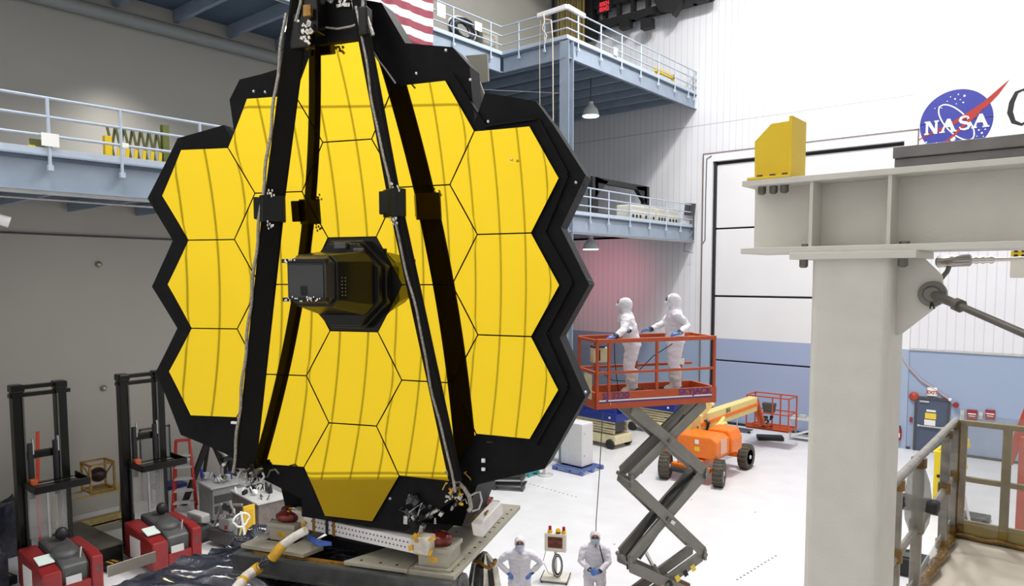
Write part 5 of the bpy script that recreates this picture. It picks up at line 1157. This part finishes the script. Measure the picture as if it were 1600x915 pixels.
# brace rod with clevis
pin = GY(1457, 459, gy - .03); e1_ = GY(1600, 521, 2.9); far = pin + (e1_ - pin) * 1.5
br = thing('brace_rod', 'dark grey tie rod with a round clevis pinned to the column gusset', 'tie rod', pin); dr = (far - pin)
MB().tube([dr * .09, dr], .0135, 12).build('rod', darkst, br); MB().tube([dr * .02, dr * .2], [.02, .017], 12).build('clevis_arm', darkst, br)
MB().tube([dr * .2, dr * .235], .026, 8).build('lock_nut', darkst, br)
MB().lathe((0, .02, 0), [(.05, 0), (.052, .006), (.052, .03), (.05, .036)], 24, ax=(0, -1, 0)).build('clevis_eye', darkst, br); MB().lathe((0, -.014, 0), [(.033, 0), (.033, .008), (.028, .012)], 20, ax=(0, -1, 0)).build('pin_head', darkst, br)
MB().tube([(.0, -.02, -.03), (.012, -.02, -.06)], .003, 5).tube([(.0, -.02, -.03), (-.004, -.02, -.06)], .003, 5).build('cotter_pin', inkblack, br)
# turnbuckle behind
ta = GY(1462, 409, 3.6); tb_ = GY(1519, 406, 3.6); tc_ = GY(1640, 403, 3.6)
tt = thing('turnbuckle', 'shiny chrome turnbuckle and rod beneath the grey beam', 'turnbuckle', ta)
MB().tube([(0, 0, 0), (tb_ - ta) * .06, (tb_ - ta) * .94, tb_ - ta], [.014, .026, .026, .016], 14).build('body', mat('chrome_dark', (.4, .38, .36), .22, 1.0), tt)
MB().tube([tb_ - ta, tb_ - ta + (tc_ - tb_) * .3], .014, 12).tube([tb_ - ta + (tc_ - tb_) * .3, tb_ - ta + (tc_ - tb_) * 1.6], .009, 10).build('threaded_rod', chrome, tt)
for k in (.04, .13, .24): q = tb_ - ta + (tc_ - tb_) * k; MB().tube([q, q + (tc_ - tb_) * .04], .018, 10).build('collar_nut', chrome, tt)
MB().tube([GY(1483, 416, 3.6) - ta, GY(1480, 424, 3.6) - ta, GY(1470, 436, 3.6) - ta], .010, 8).build('hook', darkst, tt)
a = GY(1579, 404, 5.0); b = GY(1620, 391, 5.0); t = thing('perforated_bracket', 'yellow perforated plate with a white box below it, right edge under the beam', 'bracket', (a.x, 5, a.z)); MB().bb((0, 0, 0), (b.x - a.x, .02, b.z - a.z)).build('plate', yellowp, t)
MB().bb((-.0, 0, -.11), (.2, .1, -.005)).build('white_box', ivory, t)
for k in range(5):
    for j in range(2): MB().bb((.015 + .035 * k, -.003, .012 + .025 * j), (.033 + .035 * k, 0, .024 + .025 * j)).build('hole', inkblack, t)

# ================================================================== COVERED WORK PLATFORM (right, near)
WX0, WY1, WZ = -.96, 7.48, 4.6
wpf = thing('work_platform', 'near work platform at right, beige covered floor and taped railings', 'work platform', (WX0, WY1, 0)); WO = Vector(wpf.location)
def w_(x, y, z): return Vector((x, y, z)) - WO
MB().bb(w_(WX0, 3.8, WZ - .06), w_(2.6, WY1, WZ)).build('floor_deck', cloth, wpf)
MB().bb(w_(WX0 + .05, 3.8, WZ - .3), w_(2.6, WY1 - .05, WZ - .06)).build('deck_frame', grey, wpf)
for x in (WX0 + .2, 1.8):
    for y in (4.0, WY1 - .2): MB().bar(w_(x, y, 0), w_(x, y, WZ - .3), .1, .1).build('support_leg', grey, wpf)
tubem = mat('wrapped_tube', (.28, .26, .22), .3, .3, bump=.5, bscale=20, var=.3)
tapem = mat('amber_film', (.22, .12, .02), .25, .2, bump=.8, bscale=14, var=.6)
film2 = mat('post_film', (.24, .23, .20), .2, .2, bump=1, bscale=12, var=.5)
ys = [GX(px, 800, WX0).y for px in (1401, 1433, 1474)]
MB().tube([w_(WX0, 4.6, 5.67), w_(WX0, WY1, 5.67)], .03, 12).build('top_rail', tubem, wpf)
MB().tube([w_(WX0, 4.6, 5.15), w_(WX0, WY1, 5.15)], .025, 12).build('mid_rail', tubem, wpf)
for i, y in enumerate(ys + [WY1 - .02]):
    w = .035 if i != 0 else .03
    ps = MB().bar(w_(WX0, y, WZ - .02), w_(WX0, y, 5.67), w * 2, w * 1.6).build('rail_post', tubem if i < 2 else film2, wpf, bevel=.01)
    m = MB()
    for z, h in ((WZ + .03, .08), (5.12, .09), (5.60, .07)): m = MB(); m.tube([w_(WX0, y, z), w_(WX0, y, z + h)], w * 1.5, 9); m.build('tape_wrap', tapem, ps)
m = MB(); m.tube([w_(WX0, ys[1], z) for z in (5.1, 5.2, 5.35, 5.5, 5.6)], [.04, .08, .095, .075, .04], 12); m.build('bagged_box', mat('bag_film', (.30, .30, .26), .12, bump=.8, bscale=10, alpha=.6), wpf)
MB().bar(w_(WX0 - .14, ys[1], 5.34), w_(WX0 + .14, ys[1] - .02, 5.33), .10, .09).build('black_clamp', inkblack, wpf, bevel=.02)
MB().bar(w_(WX0 + .0, ys[2] - .15, 5.62), w_(WX0, ys[2] + .1, 5.62), .05, .03).build('rail_sleeve', tubem, wpf)
# amber roll along the floor edge
m = MB(); m.tube([w_(WX0 + .02 + .015 * math.sin(k * 2.1), 4.4 + k * (WY1 - 4.4) / 24, WZ + .035 + .015 * math.sin(k * 1.3)) for k in range(25)], .04, 9); m.build('edge_roll', tapem, wpf)
MB().bb(w_(WX0 - .01, 5.2, WZ), w_(WX0 + .0, WY1, WZ + .17)).build('clear_kick_strip', filmclear, wpf)
# film covered end panel
fx1 = 1.2; am = mat('panel_amber', (.22, .15, .015), .4, bump=.3, bscale=12, var=.3)
def bar_(nm, a, b, w, h, mm=am): MB().bar(a, b, w, h).build(nm, mm, wpf, bevel=.01)
bar_('panel_top_bar', w_(WX0 + .02, WY1, 5.66), w_(fx1, WY1, 5.66), .05, .05)
bar_('panel_mid_bar', w_(WX0 + .02, WY1, 5.15), w_(fx1, WY1, 5.15), .04, .05)
for px in (1572, ):
    x = GY(px, 740, WY1).x; bar_('panel_upright', w_(x, WY1, WZ), w_(x, WY1, 5.66), .07, .05)
bar_('panel_edge', w_(WX0 + .06, WY1, WZ), w_(WX0 + .06, WY1, 5.67), .07, .05, tapem)
MB().bb(w_(WX0 + .03, WY1 - .01, WZ), w_(fx1, WY1 + .02, WZ + .17)).build('kick_board', mat('kick_amber', (.28, .22, .08), .4, var=.15), wpf)
MB().tube([w_(WX0 + .05 + k * .08, WY1 - .03, WZ + .03 + .01 * math.sin(k * 1.9)) for k in range(26)], .025, 8).build('edge_roll', tapem, wpf)
# wrinkled clear film
V = []; nx, nz = 60, 34
for i in range(nx + 1):
    for j in range(nz + 1):
        x = WX0 + .05 + (fx1 - WX0 - .05) * i / nx; z = WZ + .15 + 1.0 * j / nz
        a = noise.noise(Vector((x * 3 - z * 2.2, z * 1.0, 4))) ; b = noise.noise(Vector((x * 7 + z * 5, z * 1.5, 9)))
        V.append(w_(x, WY1 - .045 - .035 * abs(a) * 2 + .015 * b, z))
F = [(i * (nz + 1) + j, (i + 1) * (nz + 1) + j, (i + 1) * (nz + 1) + j + 1, i * (nz + 1) + j + 1) for i in range(nx) for j in range(nz)]
MB().add(V, F, 0, True).build('clear_film_sheet', mat('film_sheet', (.36, .36, .33), .08, bump=1, bscale=3.5, alpha=.36, bdist=.2, coat=.6), wpf, fixn=False)
MB().bb(w_(-.2, WY1 + .05, WZ - .0), w_(.0, WY1 + .3, WZ + .55)).build('grey_case_behind', mat('slate_box', (.18, .19, .22), .5), wpf)
bs = MB()
p = GZ(1400, 880, 0); t = thing('instrument_case', 'black case on the floor behind the left taped rail', 'case', (GZ(1412, 893).x, GZ(1412, 893).y, 0), .1); MB().bb((-.5, -.3, .0), (.5, .3, .42)).build('case_body', inkblack, t, bevel=.03); MB().bb((-.3, -.2, .42), (.3, .1, .45)).build('lid_panel', greyd, t)
q = GZ(1408, 868); t = thing('green_mat', 'small green mat with papers on the floor beside the black case', 'mat', (q.x - .1, q.y, 0)); MB().bb((-.5, -.5, 0), (.3, .5, .02)).build('mat_sheet', mat('green', (.03, .25, .15), .5), t)
for k in range(6): MB().box((rng.uniform(-.3, .5), rng.uniform(-.1, .7), .03 + .012 * k), (.3, .22, .006), rot=Matrix.Rotation(rng.uniform(-1, 1), 3, 'Z')).build('paper_sheet', paper, t)

# yellow lifting stand behind the taped railing
q = GZ(1470, 802); ys_ = thing('yellow_stand', 'yellow steel support stand with grey foot behind the taped railing', 'stand', (q.x, q.y, 0))
def K(x, y, dy=0): p = GY(x, y, q.y + dy); return (p.x - q.x, dy, p.z)
a = K(1457, 795); b = K(1477, 705); MB().bb((a[0], -.1, .25), (b[0], .1, b[2])).build('main_upright', yellowd, ys_, bevel=.02)
MB().lathe(((a[0] + b[0]) / 2, -.1, K(1466, 742)[2]), [(.05, 0), (.05, .01)], 14, ax=(0, -1, 0)).build('lug_hole', inkblack, ys_)
MB().bar(K(1460, 708), K(1492, 684, .3), .12, .12).bar(K(1485, 695, .3), K(1515, 692, .3), .25, .22).build('top_arm', yellowd, ys_, bevel=.02)
MB().bar(K(1462, 790), K(1506, 733, .2), .14, .14).build('diagonal_brace', yellowd, ys_, bevel=.02)
MB().bar(K(1478, 730, .1), K(1512, 728, .1), .1, .14).build('cross_arm', yellowd, ys_, bevel=.02)
MB().bb((-1.0, -.3, .03), (1.2, .3, .14)).build('foot_beam', greyd, ys_, bevel=.02); MB().bb((-.9, -.25, .14), (.4, .25, .24)).build('foot_box', grey, ys_)
for x in (-.9, 1.1): MB().lathe((x, -.3, .06), [(.06, 0), (.06, .06)], 12, ax=(0, 1, 0)).build('caster', rubberk, ys_)
q2 = GZ(1497, 800); t = thing('white_trestle', 'white metal trestle leaning beside the yellow stand', 'trestle', (q2.x + .1, q2.y - 1.0, 0))
MB().bar((-.25, 0, .02), (.1, 0, 1.0), .06, .06).bar((.3, .1, .02), (.1, 0, 1.0), .06, .06).build('leg_frame', whitep, t); MB().bar((.0, -.2, 1.0), (.1, .5, 1.0), .06, .06).build('top_bar', whitep, t)
a = GY(1578, 664, 20); b = GY(1602, 612, 20); t = thing('red_boom', 'red diagonal steel arm at the right edge above the film panel', 'boom arm', (a.x, 20, 0))
MB().bar((-.0, 0, a.z - .9), (b.x - a.x + .35, 0, b.z + .6), .14, .2).build('arm', mat('arm_red', (.55, .07, .03), .4), t, bevel=.02); MB().bb((.2, -.2, 0), (1.4, .6, a.z - .2)).build('base_block', mat('arm_red', (.55, .07, .03), .4), t, bevel=.05)

# ================================================================== LEFT: STACKER TRUCKS
def stacker():
    t = thing('stacker_truck', '', 'truck', (-18.5, 7.73, 0), 0, 'red stacker trucks by the left wall')
    mast = blackm; zT = 4.42
    for y in (-.45, .40):
        m = MB().bb((-.12, y - .11, .05), (.12, y + .11, zT)).build('mast_column', blackg, t, bevel=.01)
        MB().bb((.12, y + (.07 if y < 0 else -.10), .3), (.15, y + (.10 if y < 0 else -.07), zT - .1)).build('mast_rail', greyd, m)
        MB().bb((-.16, y - .13, zT), (.16, y + .13, zT + .17)).build('mast_cap', blackg, m, bevel=.03)
    for z, e in ((zT + .10, 0), (zT - .07, .1)):
        MB().bb((-.08, -.5 - e, z - .045), (.08, .46 + e * 1.5, z + .045)).build('mast_crossbar', blackg, t, bevel=.01)
    MB().bb((-.06, -.45, 2.88), (.08, .45, 3.05)).build('carriage_bar', blackg, t, bevel=.02)
    for y in (-.28, .22): MB().tube([(.14, y, 2.0), (.14, y, 3.25)], .06, 10).build('lift_ram', inkblack, t); MB().tube([(.16, y + .05, 3.0), (.16, y + .05, 3.35)], .025, 8).build('ram_rod', chrome, t)
    tr_ = MB().bb((.1, -.45, 2.28), (.95, .62, 2.34)).bb((.1, -.47, 2.28), (.95, -.43, 2.44)).bb((.93, -.45, 2.28), (.97, .62, 2.44)).bb((.1, .6, 2.28), (.95, .64, 2.44)).build('tool_tray', blackg, t, bevel=.008)
    for k in range(4): MB().bb((.18 + .19 * k, -.35, 2.345), (.30 + .19 * k, .5, 2.37)).build('tray_divider', chrome if k % 2 else blackg, tr_)
    MB().box((.3, -.3, 2.42), (.16, .16, .12)).build('orange_reel', mat('reel_orange', (.45, .09, .02), .4), tr_, bevel=.03)
    MB().bb((.18, -.42, 1.1), (.2, .42, 2.25)).build('clear_guard', mat('guard_film', (.5, .5, .48), .15, alpha=.35), t)
    for y in (-.42, .0, .4): MB().bb((.16, y - .02, .9), (.21, y + .02, 2.28)).build('guard_bar', greyl if y == 0 else inkblack, t)
    # truck body
    x0, x1, y0, y1 = .25, 1.8, -.66, .42
    MB().prism([(x0, .12), (x1, .12), (x1, .76), (x1 - .35, .84), (x0, .98)], y0, y0 + .38, 'xz').build('side_hood', redp, t, bevel=.05)
    MB().prism([(x0 + .2, .12), (x1, .12), (x1 + .02, .88), (x1 - .3, .96), (x0 + .2, 1.0)], y1 - .14, y1 + .1, 'xz').build('rear_panel', redp, t, bevel=.04)
    MB().prism([(x0, .3), (x1 - .12, .3), (x1 - .06, .78), (x1 - .45, .98), (x0, 1.08)], y0 + .38, y1 - .14, 'xz').build('operator_cowl', greyd, t, bevel=.07)
    MB().bb((x1 - .16, y0 + .38, .15), (x1 - .02, y1 - .14, .42)).build('bumper', redp, t, bevel=.02)
    MB().bb((x1 - .07, y0 + .45, .42), (x1 - .03, y0 + .75, .58)).build('data_plate', greyl, t)
    MB().lathe((x1 - .55, -.05, .90), [(.27, 0), (.27, .1), (.23, .16), (.1, .18)], 20, ax=(.3, 0, 1)).build('steering_hub', greyd, t)
    MB().sphere((x1 - 1.15, .1, 1.2), (.11, .14, .15)).build('seat_pad', blackc, t)
    MB().box((x1 - .5, y0 + .2, .93), (.34, .3, .02), rot=Matrix.Rotation(.28, 3, 'Y')).build('clipboard_paper', mat('mint_paper', (.70, .80, .74), .6), t)
    MB().tube([(x1 - .25, .15, .85), (x1 - .25, .18, 1.1)], .02, 8).build('control_lever', chrome, t)
    MB().bb((x0 + .35, y0 - .01, .2), (x0 + .9, y0 - .0, .72)).build('side_poster', paper, t)
    MB().lathe((x1 + .005, y1 - .02, .6), [(.05, 0), (.05, .01)], 14, ax=(1, 0, 0)).build('round_badge', greyd, t)
    for x in (.1, 1.5):
        for y in (-.45, .3): MB().lathe((x, y - .07, .13), [(.13, 0), (.13, .14)], 16, ax=(0, 1, 0)).build('wheel', rubberk, t)
    return t
s2 = stacker(); s2['label'] = 'red stacker truck with tall black mast, the one touching the mirror edge in view'
s1 = dup(s2, (-18.5, 5.50, 0), 0, 'red stacker truck with tall black mast, leftmost in the picture')
a = GX(55, 640 + 50, -20.5); t = tag(MB().bar((0, 0, 1.6), (.05, .05, 2.75 + .35), .12, .03).bar((0, 0, 0), (0, 0, 1.6), .05, .05).build('orange_marker', mat('marker_orange', (.75, .08, .03), .5), None, loc=(a.x, a.y, 0)), 'bright orange upright marker board seen through the leftmost truck mast', 'marker')

# wooden trough and cube frame
wf = GZ(142, 818); t = thing('wooden_frame', 'olive wooden open bench frame between the two truck masts', 'frame', (-20.9, 7.05, 0)); 
def wbar(a, b, w=.07, h=.07, nm='frame_bar', mm=wood, par=None): return MB().bar(a, b, w, h).build(nm, mm, par or t)
ya0, ya1 = -.55, 1.15
for y in (ya0, ya1):
    for x in (-.35, .35): wbar((x * 1.15, y, 0), (x * .8, y, 1.12), nm='leg')
for x in (-.3, .3): wbar((x, ya0 - .05, 1.13), (x, ya1 + .05, 1.13), .05, .05, 'top_rail')
MB().bb((-.36, ya0, .28), (.36, ya1, .34)).bb((.33, ya0, .3), (.36, ya1, .5)).build('lower_shelf', wood, t); wbar((-.3, ya1, .1), (.3, ya1, 1.0), nm='cross_brace'); wbar((.3, ya1, .1), (-.3, ya1, 1.0), nm='cross_brace')
MB().bb((-.32, .25, 1.13), (.32, 1.05, 1.16)).build('top_board', wood, t)
cf = thing('cube_frame', 'small ochre open cube frame holding a dark round device on the wooden bench', 'frame', (-20.9, 7.50, 1.17)); h_ = .30
for sx in (-1, 1):
    for sy in (-1, 1):
        MB().bar((sx * h_, sy * h_, 0), (sx * h_, sy * h_, .78), .05, .05).build('upright', ochre, cf)
for z in (.03, .76):
    for sgn in (-1, 1): MB().bar((-h_, sgn * h_, z), (h_, sgn * h_, z), .05, .05).bar((sgn * h_, -h_, z), (sgn * h_, h_, z), .05, .05).build('crossbar', ochre, cf)
MB().sphere((0, 0, .42), (.22, .22, .2)).build('round_device', mat('device_dark', (.03, .015, .012), .3), cf); MB().bar((0, -.22, .42), (-.25, -h_, .74), .03, .03).bar((0, .22, .42), (.25, h_, .74), .03, .03).build('strut', ochre, cf)
# long black crate
t = thing('long_crate', 'long dark glossy crate lying on the floor between the stacker trucks', 'crate', (-19.3, 6.62, 0), .05)
MB().bb((-1.1, -.28, .06), (1.25, .28, .5)).build('crate_body', blackg, t, bevel=.02); MB().bb((-1.12, -.3, .5), (1.27, .3, .56)).build('crate_lid', mat('crate_lid', (.07, .065, .05), .35, var=.4), t, bevel=.01)
for x in (-.8, 0, .9): MB().bb((x - .05, -.29, 0), (x + .05, .29, .06)).build('skid', greyd, t); MB().bb((x - .05, -.31, .4), (x + .05, -.3, .54)).build('latch', chrome, t)
for lbl, px, py in (('small black battery box with yellow labels beside the long crate', 176, 890), ('small black battery box with yellow labels in the bottom left corner', 8, 912)):
    q = GZ(px, py); k = thing('battery_box', lbl, 'box', (q.x, q.y, 0), .2); MB().bb((-.22, -.16, 0), (.22, .16, .2)).build('box_body', inkblack, k, bevel=.02)
    for s in (-.06, .06): MB().bb((-.12, s - .025, .2), (.12, s + .025, .206)).build('yellow_label', kapy, k)
# wrapped equipment at far left
crumple('wrapped_cart', [(-21.6, 4.2), (-20.4, 4.2), (-20.4, 5.3), (-21.6, 5.3)] and [(-21.6, 4.4, 1.35), (-20.6, 4.4, 1.35), (-20.6, 5.7, 1.35), (-21.6, 5.7, 1.35)], 1.35, 1.33, plast, 5.5, 'dark plastic wrapped cart against the wall behind the leftmost truck', 'wrapped cart', n=22, amp=.15)
crumple('wrapped_bundle', [(-19.6, 3.6, .75), (-18.6, 3.6, .75), (-18.6, 4.75, .75), (-19.6, 4.75, .75)], .75, .73, plast, 1.7, 'dark wrapped bundle on the floor left of the leftmost truck', 'wrapped bundle', n=20, amp=.18)
# ladder
q = GZ(285, 812); lb_ = thing('step_ladder', 'red step ladder with white treads behind the right stacker truck', 'ladder', (-20.75, 9.78, 0), 1.05)
for s in (-1, 1):
    MB().bar((.32 * s, -.35, 0), (.18 * s, 0, 2.15), .05, .09).build('front_rail', redl, lb_); MB().bar((.3 * s, .45, 0), (.18 * s, .04, 2.15), .05, .06).build('rear_rail', redl, lb_)
for k in range(5):
    z = .35 + k * .34; u = z / 2.15; w = .32 - .14 * u; MB().bb((-w, -.35 * (1 - u) - .08, z - .02), (w, -.35 * (1 - u) + .14, z + .02)).build('tread', greyl, lb_)
MB().bb((-.2, -.1, 1.55), (.2, .18, 1.6)).build('tray', whitep, lb_)
MB().bb((-.2, -.1, 2.12), (.2, .1, 2.17)).build('top_cap', redl, lb_)
# wall door and misc on the left wall
a = GX(219, 673, XL); b = GX(263, 668, XL)
dr_ = struct(MB().bb((XL, a.y - .04, 0), (XL + .04, a.y, 2.25)).bb((XL, b.y, 0), (XL + .04, b.y + .04, 2.25)).bb((XL, a.y - .04, 2.2), (XL + .04, b.y + .04, 2.25)).build('door_3', greyd)); MB().bb((XL, a.y, 0.01), (XL + .02, b.y, 2.2)).build('door_leaf', leftwall2, dr_); MB().bb((XL + .02, a.y + .08, 1.0), (XL + .06, a.y + .2, 1.1)).build('door_handle', greyl, dr_)
t = thing('blue_bin', 'low blue and white bins on the floor behind the red ladder', 'bin', (-22.0, 9.9, 0)); MB().bb((-.3, -.4, 0), (.3, .4, .45)).build('bin_body', paper, t, bevel=.02); MB().bb((-.32, -.42, .45), (.32, .42, .58)).build('bin_lid', bluep, t, bevel=.02)
# grey workbench cart
q = GZ(322, 800); t = thing('tool_cart', 'grey tool cart with cluttered top under the lower left of the mirror', 'cart', (-19.4, 10.2, 0), -.1); 
MB().bb((-.5, -.45, .12), (.5, .45, 1.02)).build('cart_body', grey, t, bevel=.03); MB().bb((-.55, -.5, 1.02), (.55, .5, 1.08)).build('cart_top', greyl, t, bevel=.01)
for z in (.3, .6): MB().bb((.5, -.4, z), (.515, .4, z + .22)).build('drawer', greyd, t)
for x in (-.45, .4):
    for y in (-.4, .4): MB().lathe((x, y - .03, .06), [(.06, 0), (.06, .06)], 12, ax=(0, 1, 0)).build('caster', rubberk, t)
def heap(t, n, c, s, mats_, size=(.05, .22)):
    for i in range(n):
        k = rng.random(); p = Vector(c) + Vector((rng.uniform(-s[0], s[0]), rng.uniform(-s[1], s[1]), rng.uniform(0, s[2]))); mm = rng.choice(mats_)
        if k < .5: MB().box(p, [rng.uniform(*size) for _ in range(3)], rot=Matrix.Rotation(rng.uniform(-1, 1), 3, 'Z')).build('device_box', mm, t, bevel=.01)
        elif k < .75: MB().lathe(p, [(rng.uniform(.03, .07), 0), (.05, .1), (.02, rng.uniform(.15, .3))], 12, ax=(rng.uniform(-.6, .6), rng.uniform(-.6, .6), 1)).build('device_cylinder', mm, t)
        else: MB().tube([p + Vector((.16 * math.sin(a), .1 * math.cos(a), .08 * math.sin(2 * a))) for a in [j * .6 for j in range(9)]], .015, 6).build('device_hose', mm, t)
t2 = thing('bench_tools', 'assorted grey tools and papers lying on top of the grey cart', 'tools', (-19.5, 10.15, 1.08)); heap(t2, 12, (0, 0, .1), (.4, .36, .04), [greyl, greyd, paper, bluep, grey]); MB().tube([(-.1, .2, 0), (-.1, .2, .35), (.1, .15, .45)], .05, 8).build('desk_lamp', greyl, t2)
ga_ = thing('grey_machine', 'jumbled grey floor machine with arms and hoses left of the telescope stand', 'machine', (-17.15, 9.2, 0), .15); ga_.scale = (.6, .5, .75)
MB().bb((-.8, -.5, .15), (.8, .5, .6)).build('machine_base', greyd, ga_, bevel=.05); MB().bb((-.3, -.35, .6), (.45, .35, 1.05)).build('machine_body', grey, ga_, bevel=.05)
for a_, b_ in (((-.7, -.3, .6), (-.2, -.2, 1.5)), ((.6, .2, .5), (.1, 0, 1.6)), ((-.6, .3, 1.3), (.7, .2, 1.5)), ((.7, -.3, .3), (1.0, -.4, 1.2))): MB().bar(a_, b_, .12, .09).build('machine_arm', grey, ga_, bevel=.02)
heap(ga_, 22, (0, 0, .6), (.8, .5, .8), [grey, greyl, greyd, inkblack, chrome])
for a_, b_ in (((1.0, -.6, .0), (1.2, -.3, 1.0)), ((1.5, .1, 0), (1.1, -.2, .9))): MB().bar(a_, b_, .1, .06).build('yellow_leg', mat('leg_yellow', (.62, .58, .2), .5), ga_)
# white folded bench
t = thing('floor_scrubber', 'pale grey low machine with silver rails right of the red stacker truck', 'machine', (-18.3, 8.85, 0), .1); t.scale = (.8, .6, .9); MB().bb((-.5, -.45, .1), (.6, .45, .45)).build('lower_body', greyd, t, bevel=.04); MB().bb((-.5, .05, .45), (.35, .5, .75)).build('upper_body', greyl, t, bevel=.06)
for k in range(3): MB().tube([(-.4, -.4 + .1 * k, .5 + .05 * k), (.7, -.4 + .1 * k, .55 + .03 * k)], .03, 8).build('silver_rail', chrome, t)
MB().tube([(-.3, -.1, .5), (0, -.15, .62), (.3, -.05, .55), (.5, .2, .5)], .03, 8).build('black_hose', inkblack, t)
# instrument crate with white top
q = GZ(400, 775, 1.2); t = thing('instrument_crate', 'brown sided crate with white top beside the left foot of the mirror', 'crate', (GZ(402, 772, 1.2).x, GZ(402, 772, 1.2).y, 0), math.atan2(GZ(430, 790, 1.2).y - GZ(361, 756, 1.2).y, GZ(430, 790, 1.2).x - GZ(361, 756, 1.2).x))
MB().bb((-.8, -.35, .08), (.8, .45, 1.18)).build('crate_body', mat('crate_brown', (.17, .14, .12), .5, var=.3), t, bevel=.02); MB().bb((-.83, -.38, 1.18), (.83, .48, 1.22)).build('crate_top', greyl, t); MB().bb((.25, -.365, .2), (.40, -.35, 1.1)).build('blue_strip', mat('strip_blue', (.25, .38, .4), .5), t)
heap(t, 10, (0, 0, 1.24), (.7, .3, .03), [inkblack, greyd, paper], size=(.06, .2))
t = thing('yellow_cabinet_door', 'upright yellow panel left of the telescope stand', 'panel', (-15.5, 9.15, 0)); q = t.location
a = GX(381, 822, q.x); b = GX(397, 787, q.x); MB().bb((-.03, a.y - q.y, .3), (.03, b.y - q.y, b.z)).build('panel_sheet', mat('panel_yellow', (.72, .45, .02), .5), t); MB().bb((.03, a.y - q.y + .06, .5), (.04, b.y - q.y - .06, b.z - .1)).build('inner_panel', mat('panel_yellow2', (.6, .36, .015), .5), t); MB().bb((-.03, a.y - q.y, 0), (.03, a.y - q.y + .06, .3)).build('panel_leg', greyd, t)
q = Vector((-15.3, 8.68, 0)); t = thing('pallet_jack', 'white looped pallet jack handle standing behind the black plastic sheet', 'pallet jack', (q.x, q.y, 0))
c0 = GX(377, 812, q.x) - q; u = (Vector((q.y, -q.x, 0))).normalized() * -1; hh = [(math.cos(a) * (.21 if math.sin(a) > -.3 else .16), math.sin(a) * .16) for a in [k * PI / 10 for k in range(21)]]
MB().tube([c0 + Vector((0, 1, 0)) * a + Vector((0, 0, b)) for a, b in hh], .022, 8).build('handle_loop', whitep, t); MB().tube([(0, 0, .15), c0 + Vector((0, 0, .2))], .03, 8).build('tow_bar', whitep, t); MB().bb((-1.2, -.3, .05), (.0, .3, .12)).build('jack_fork', whitep, t)
for y in (-.1, .1): MB().lathe((0, y - .03, .1), [(.1, 0), (.1, .06)], 14, ax=(0, 1, 0)).build('wheel', rubberk, t)
# A-frame and tripod under the lower-left mirror edge
t = thing('foil_easel', 'black A-frame easel with silver foil under the lower left mirror edge', 'easel', (-21.3, 11.1, 0)); 
P0 = GX(328, 690, -21.3); P1 = GX(303, 745, -21.3); P2 = GX(345, 750, -21.3); yy0, yy1, yt = P1.y - 11.1, P2.y - 11.1 + .15, P0.y - 11.1; zt2 = P0.z + .2
MB().bar((0, yy0 - .35, .0), (0, yt, zt2), .1, .16).build('easel_leg', inkblack, t); MB().bar((0, yy1 + .3, .0), (0, yt, zt2), .1, .12).build('easel_leg', inkblack, t); MB().bar((-.7, yt, .0), (0, yt, zt2), .08, .08).build('easel_leg', inkblack, t)
m = MB(); m.tube([(.08, yt + (yy1 + .1 - yt) * k / 6 + .03 * math.sin(k * 2.2), zt2 - .1 - (zt2 - 1.2) * k / 6) for k in range(7)], [.05, .09, .07, .1, .09, .12, .05], 8); m.build('foil_strip', silver, t)
t = thing('tripod_stand', 'black tripod stand left of the mirror strut foot', 'tripod', (-20.2, 11.15, 0)); q = GX(361, 715, -20.2); zt3 = q.z; oy = q.y - 11.15
MB().tube([(0, oy, .8), (0, oy, zt3)], .1, 10).build('centre_column', inkblack, t); MB().box((0, oy - .1, zt3), (.2, .4, .12)).build('tripod_head', inkblack, t, bevel=.02)
for a_ in (0, 2.1, 4.2): MB().bar((0, oy, 1.7), (.45 * math.cos(a_), oy + .45 * math.sin(a_), 0), .06, .06).build('leg', inkblack, t)
t = thing('equipment_heap', 'dark jumble of hoses and small equipment behind the stand, left of the gold mirror foot', 'equipment', (-12.2, 9.3, 0)); MB().bb((-.7, -.5, .1), (.7, .5, 1.3)).build('equipment_base', greyd, t, bevel=.03); heap(t, 24, (0, 0, 1.3), (.7, .5, .5), [inkblack, inkblack, greyd, chrome, kap, greyl])
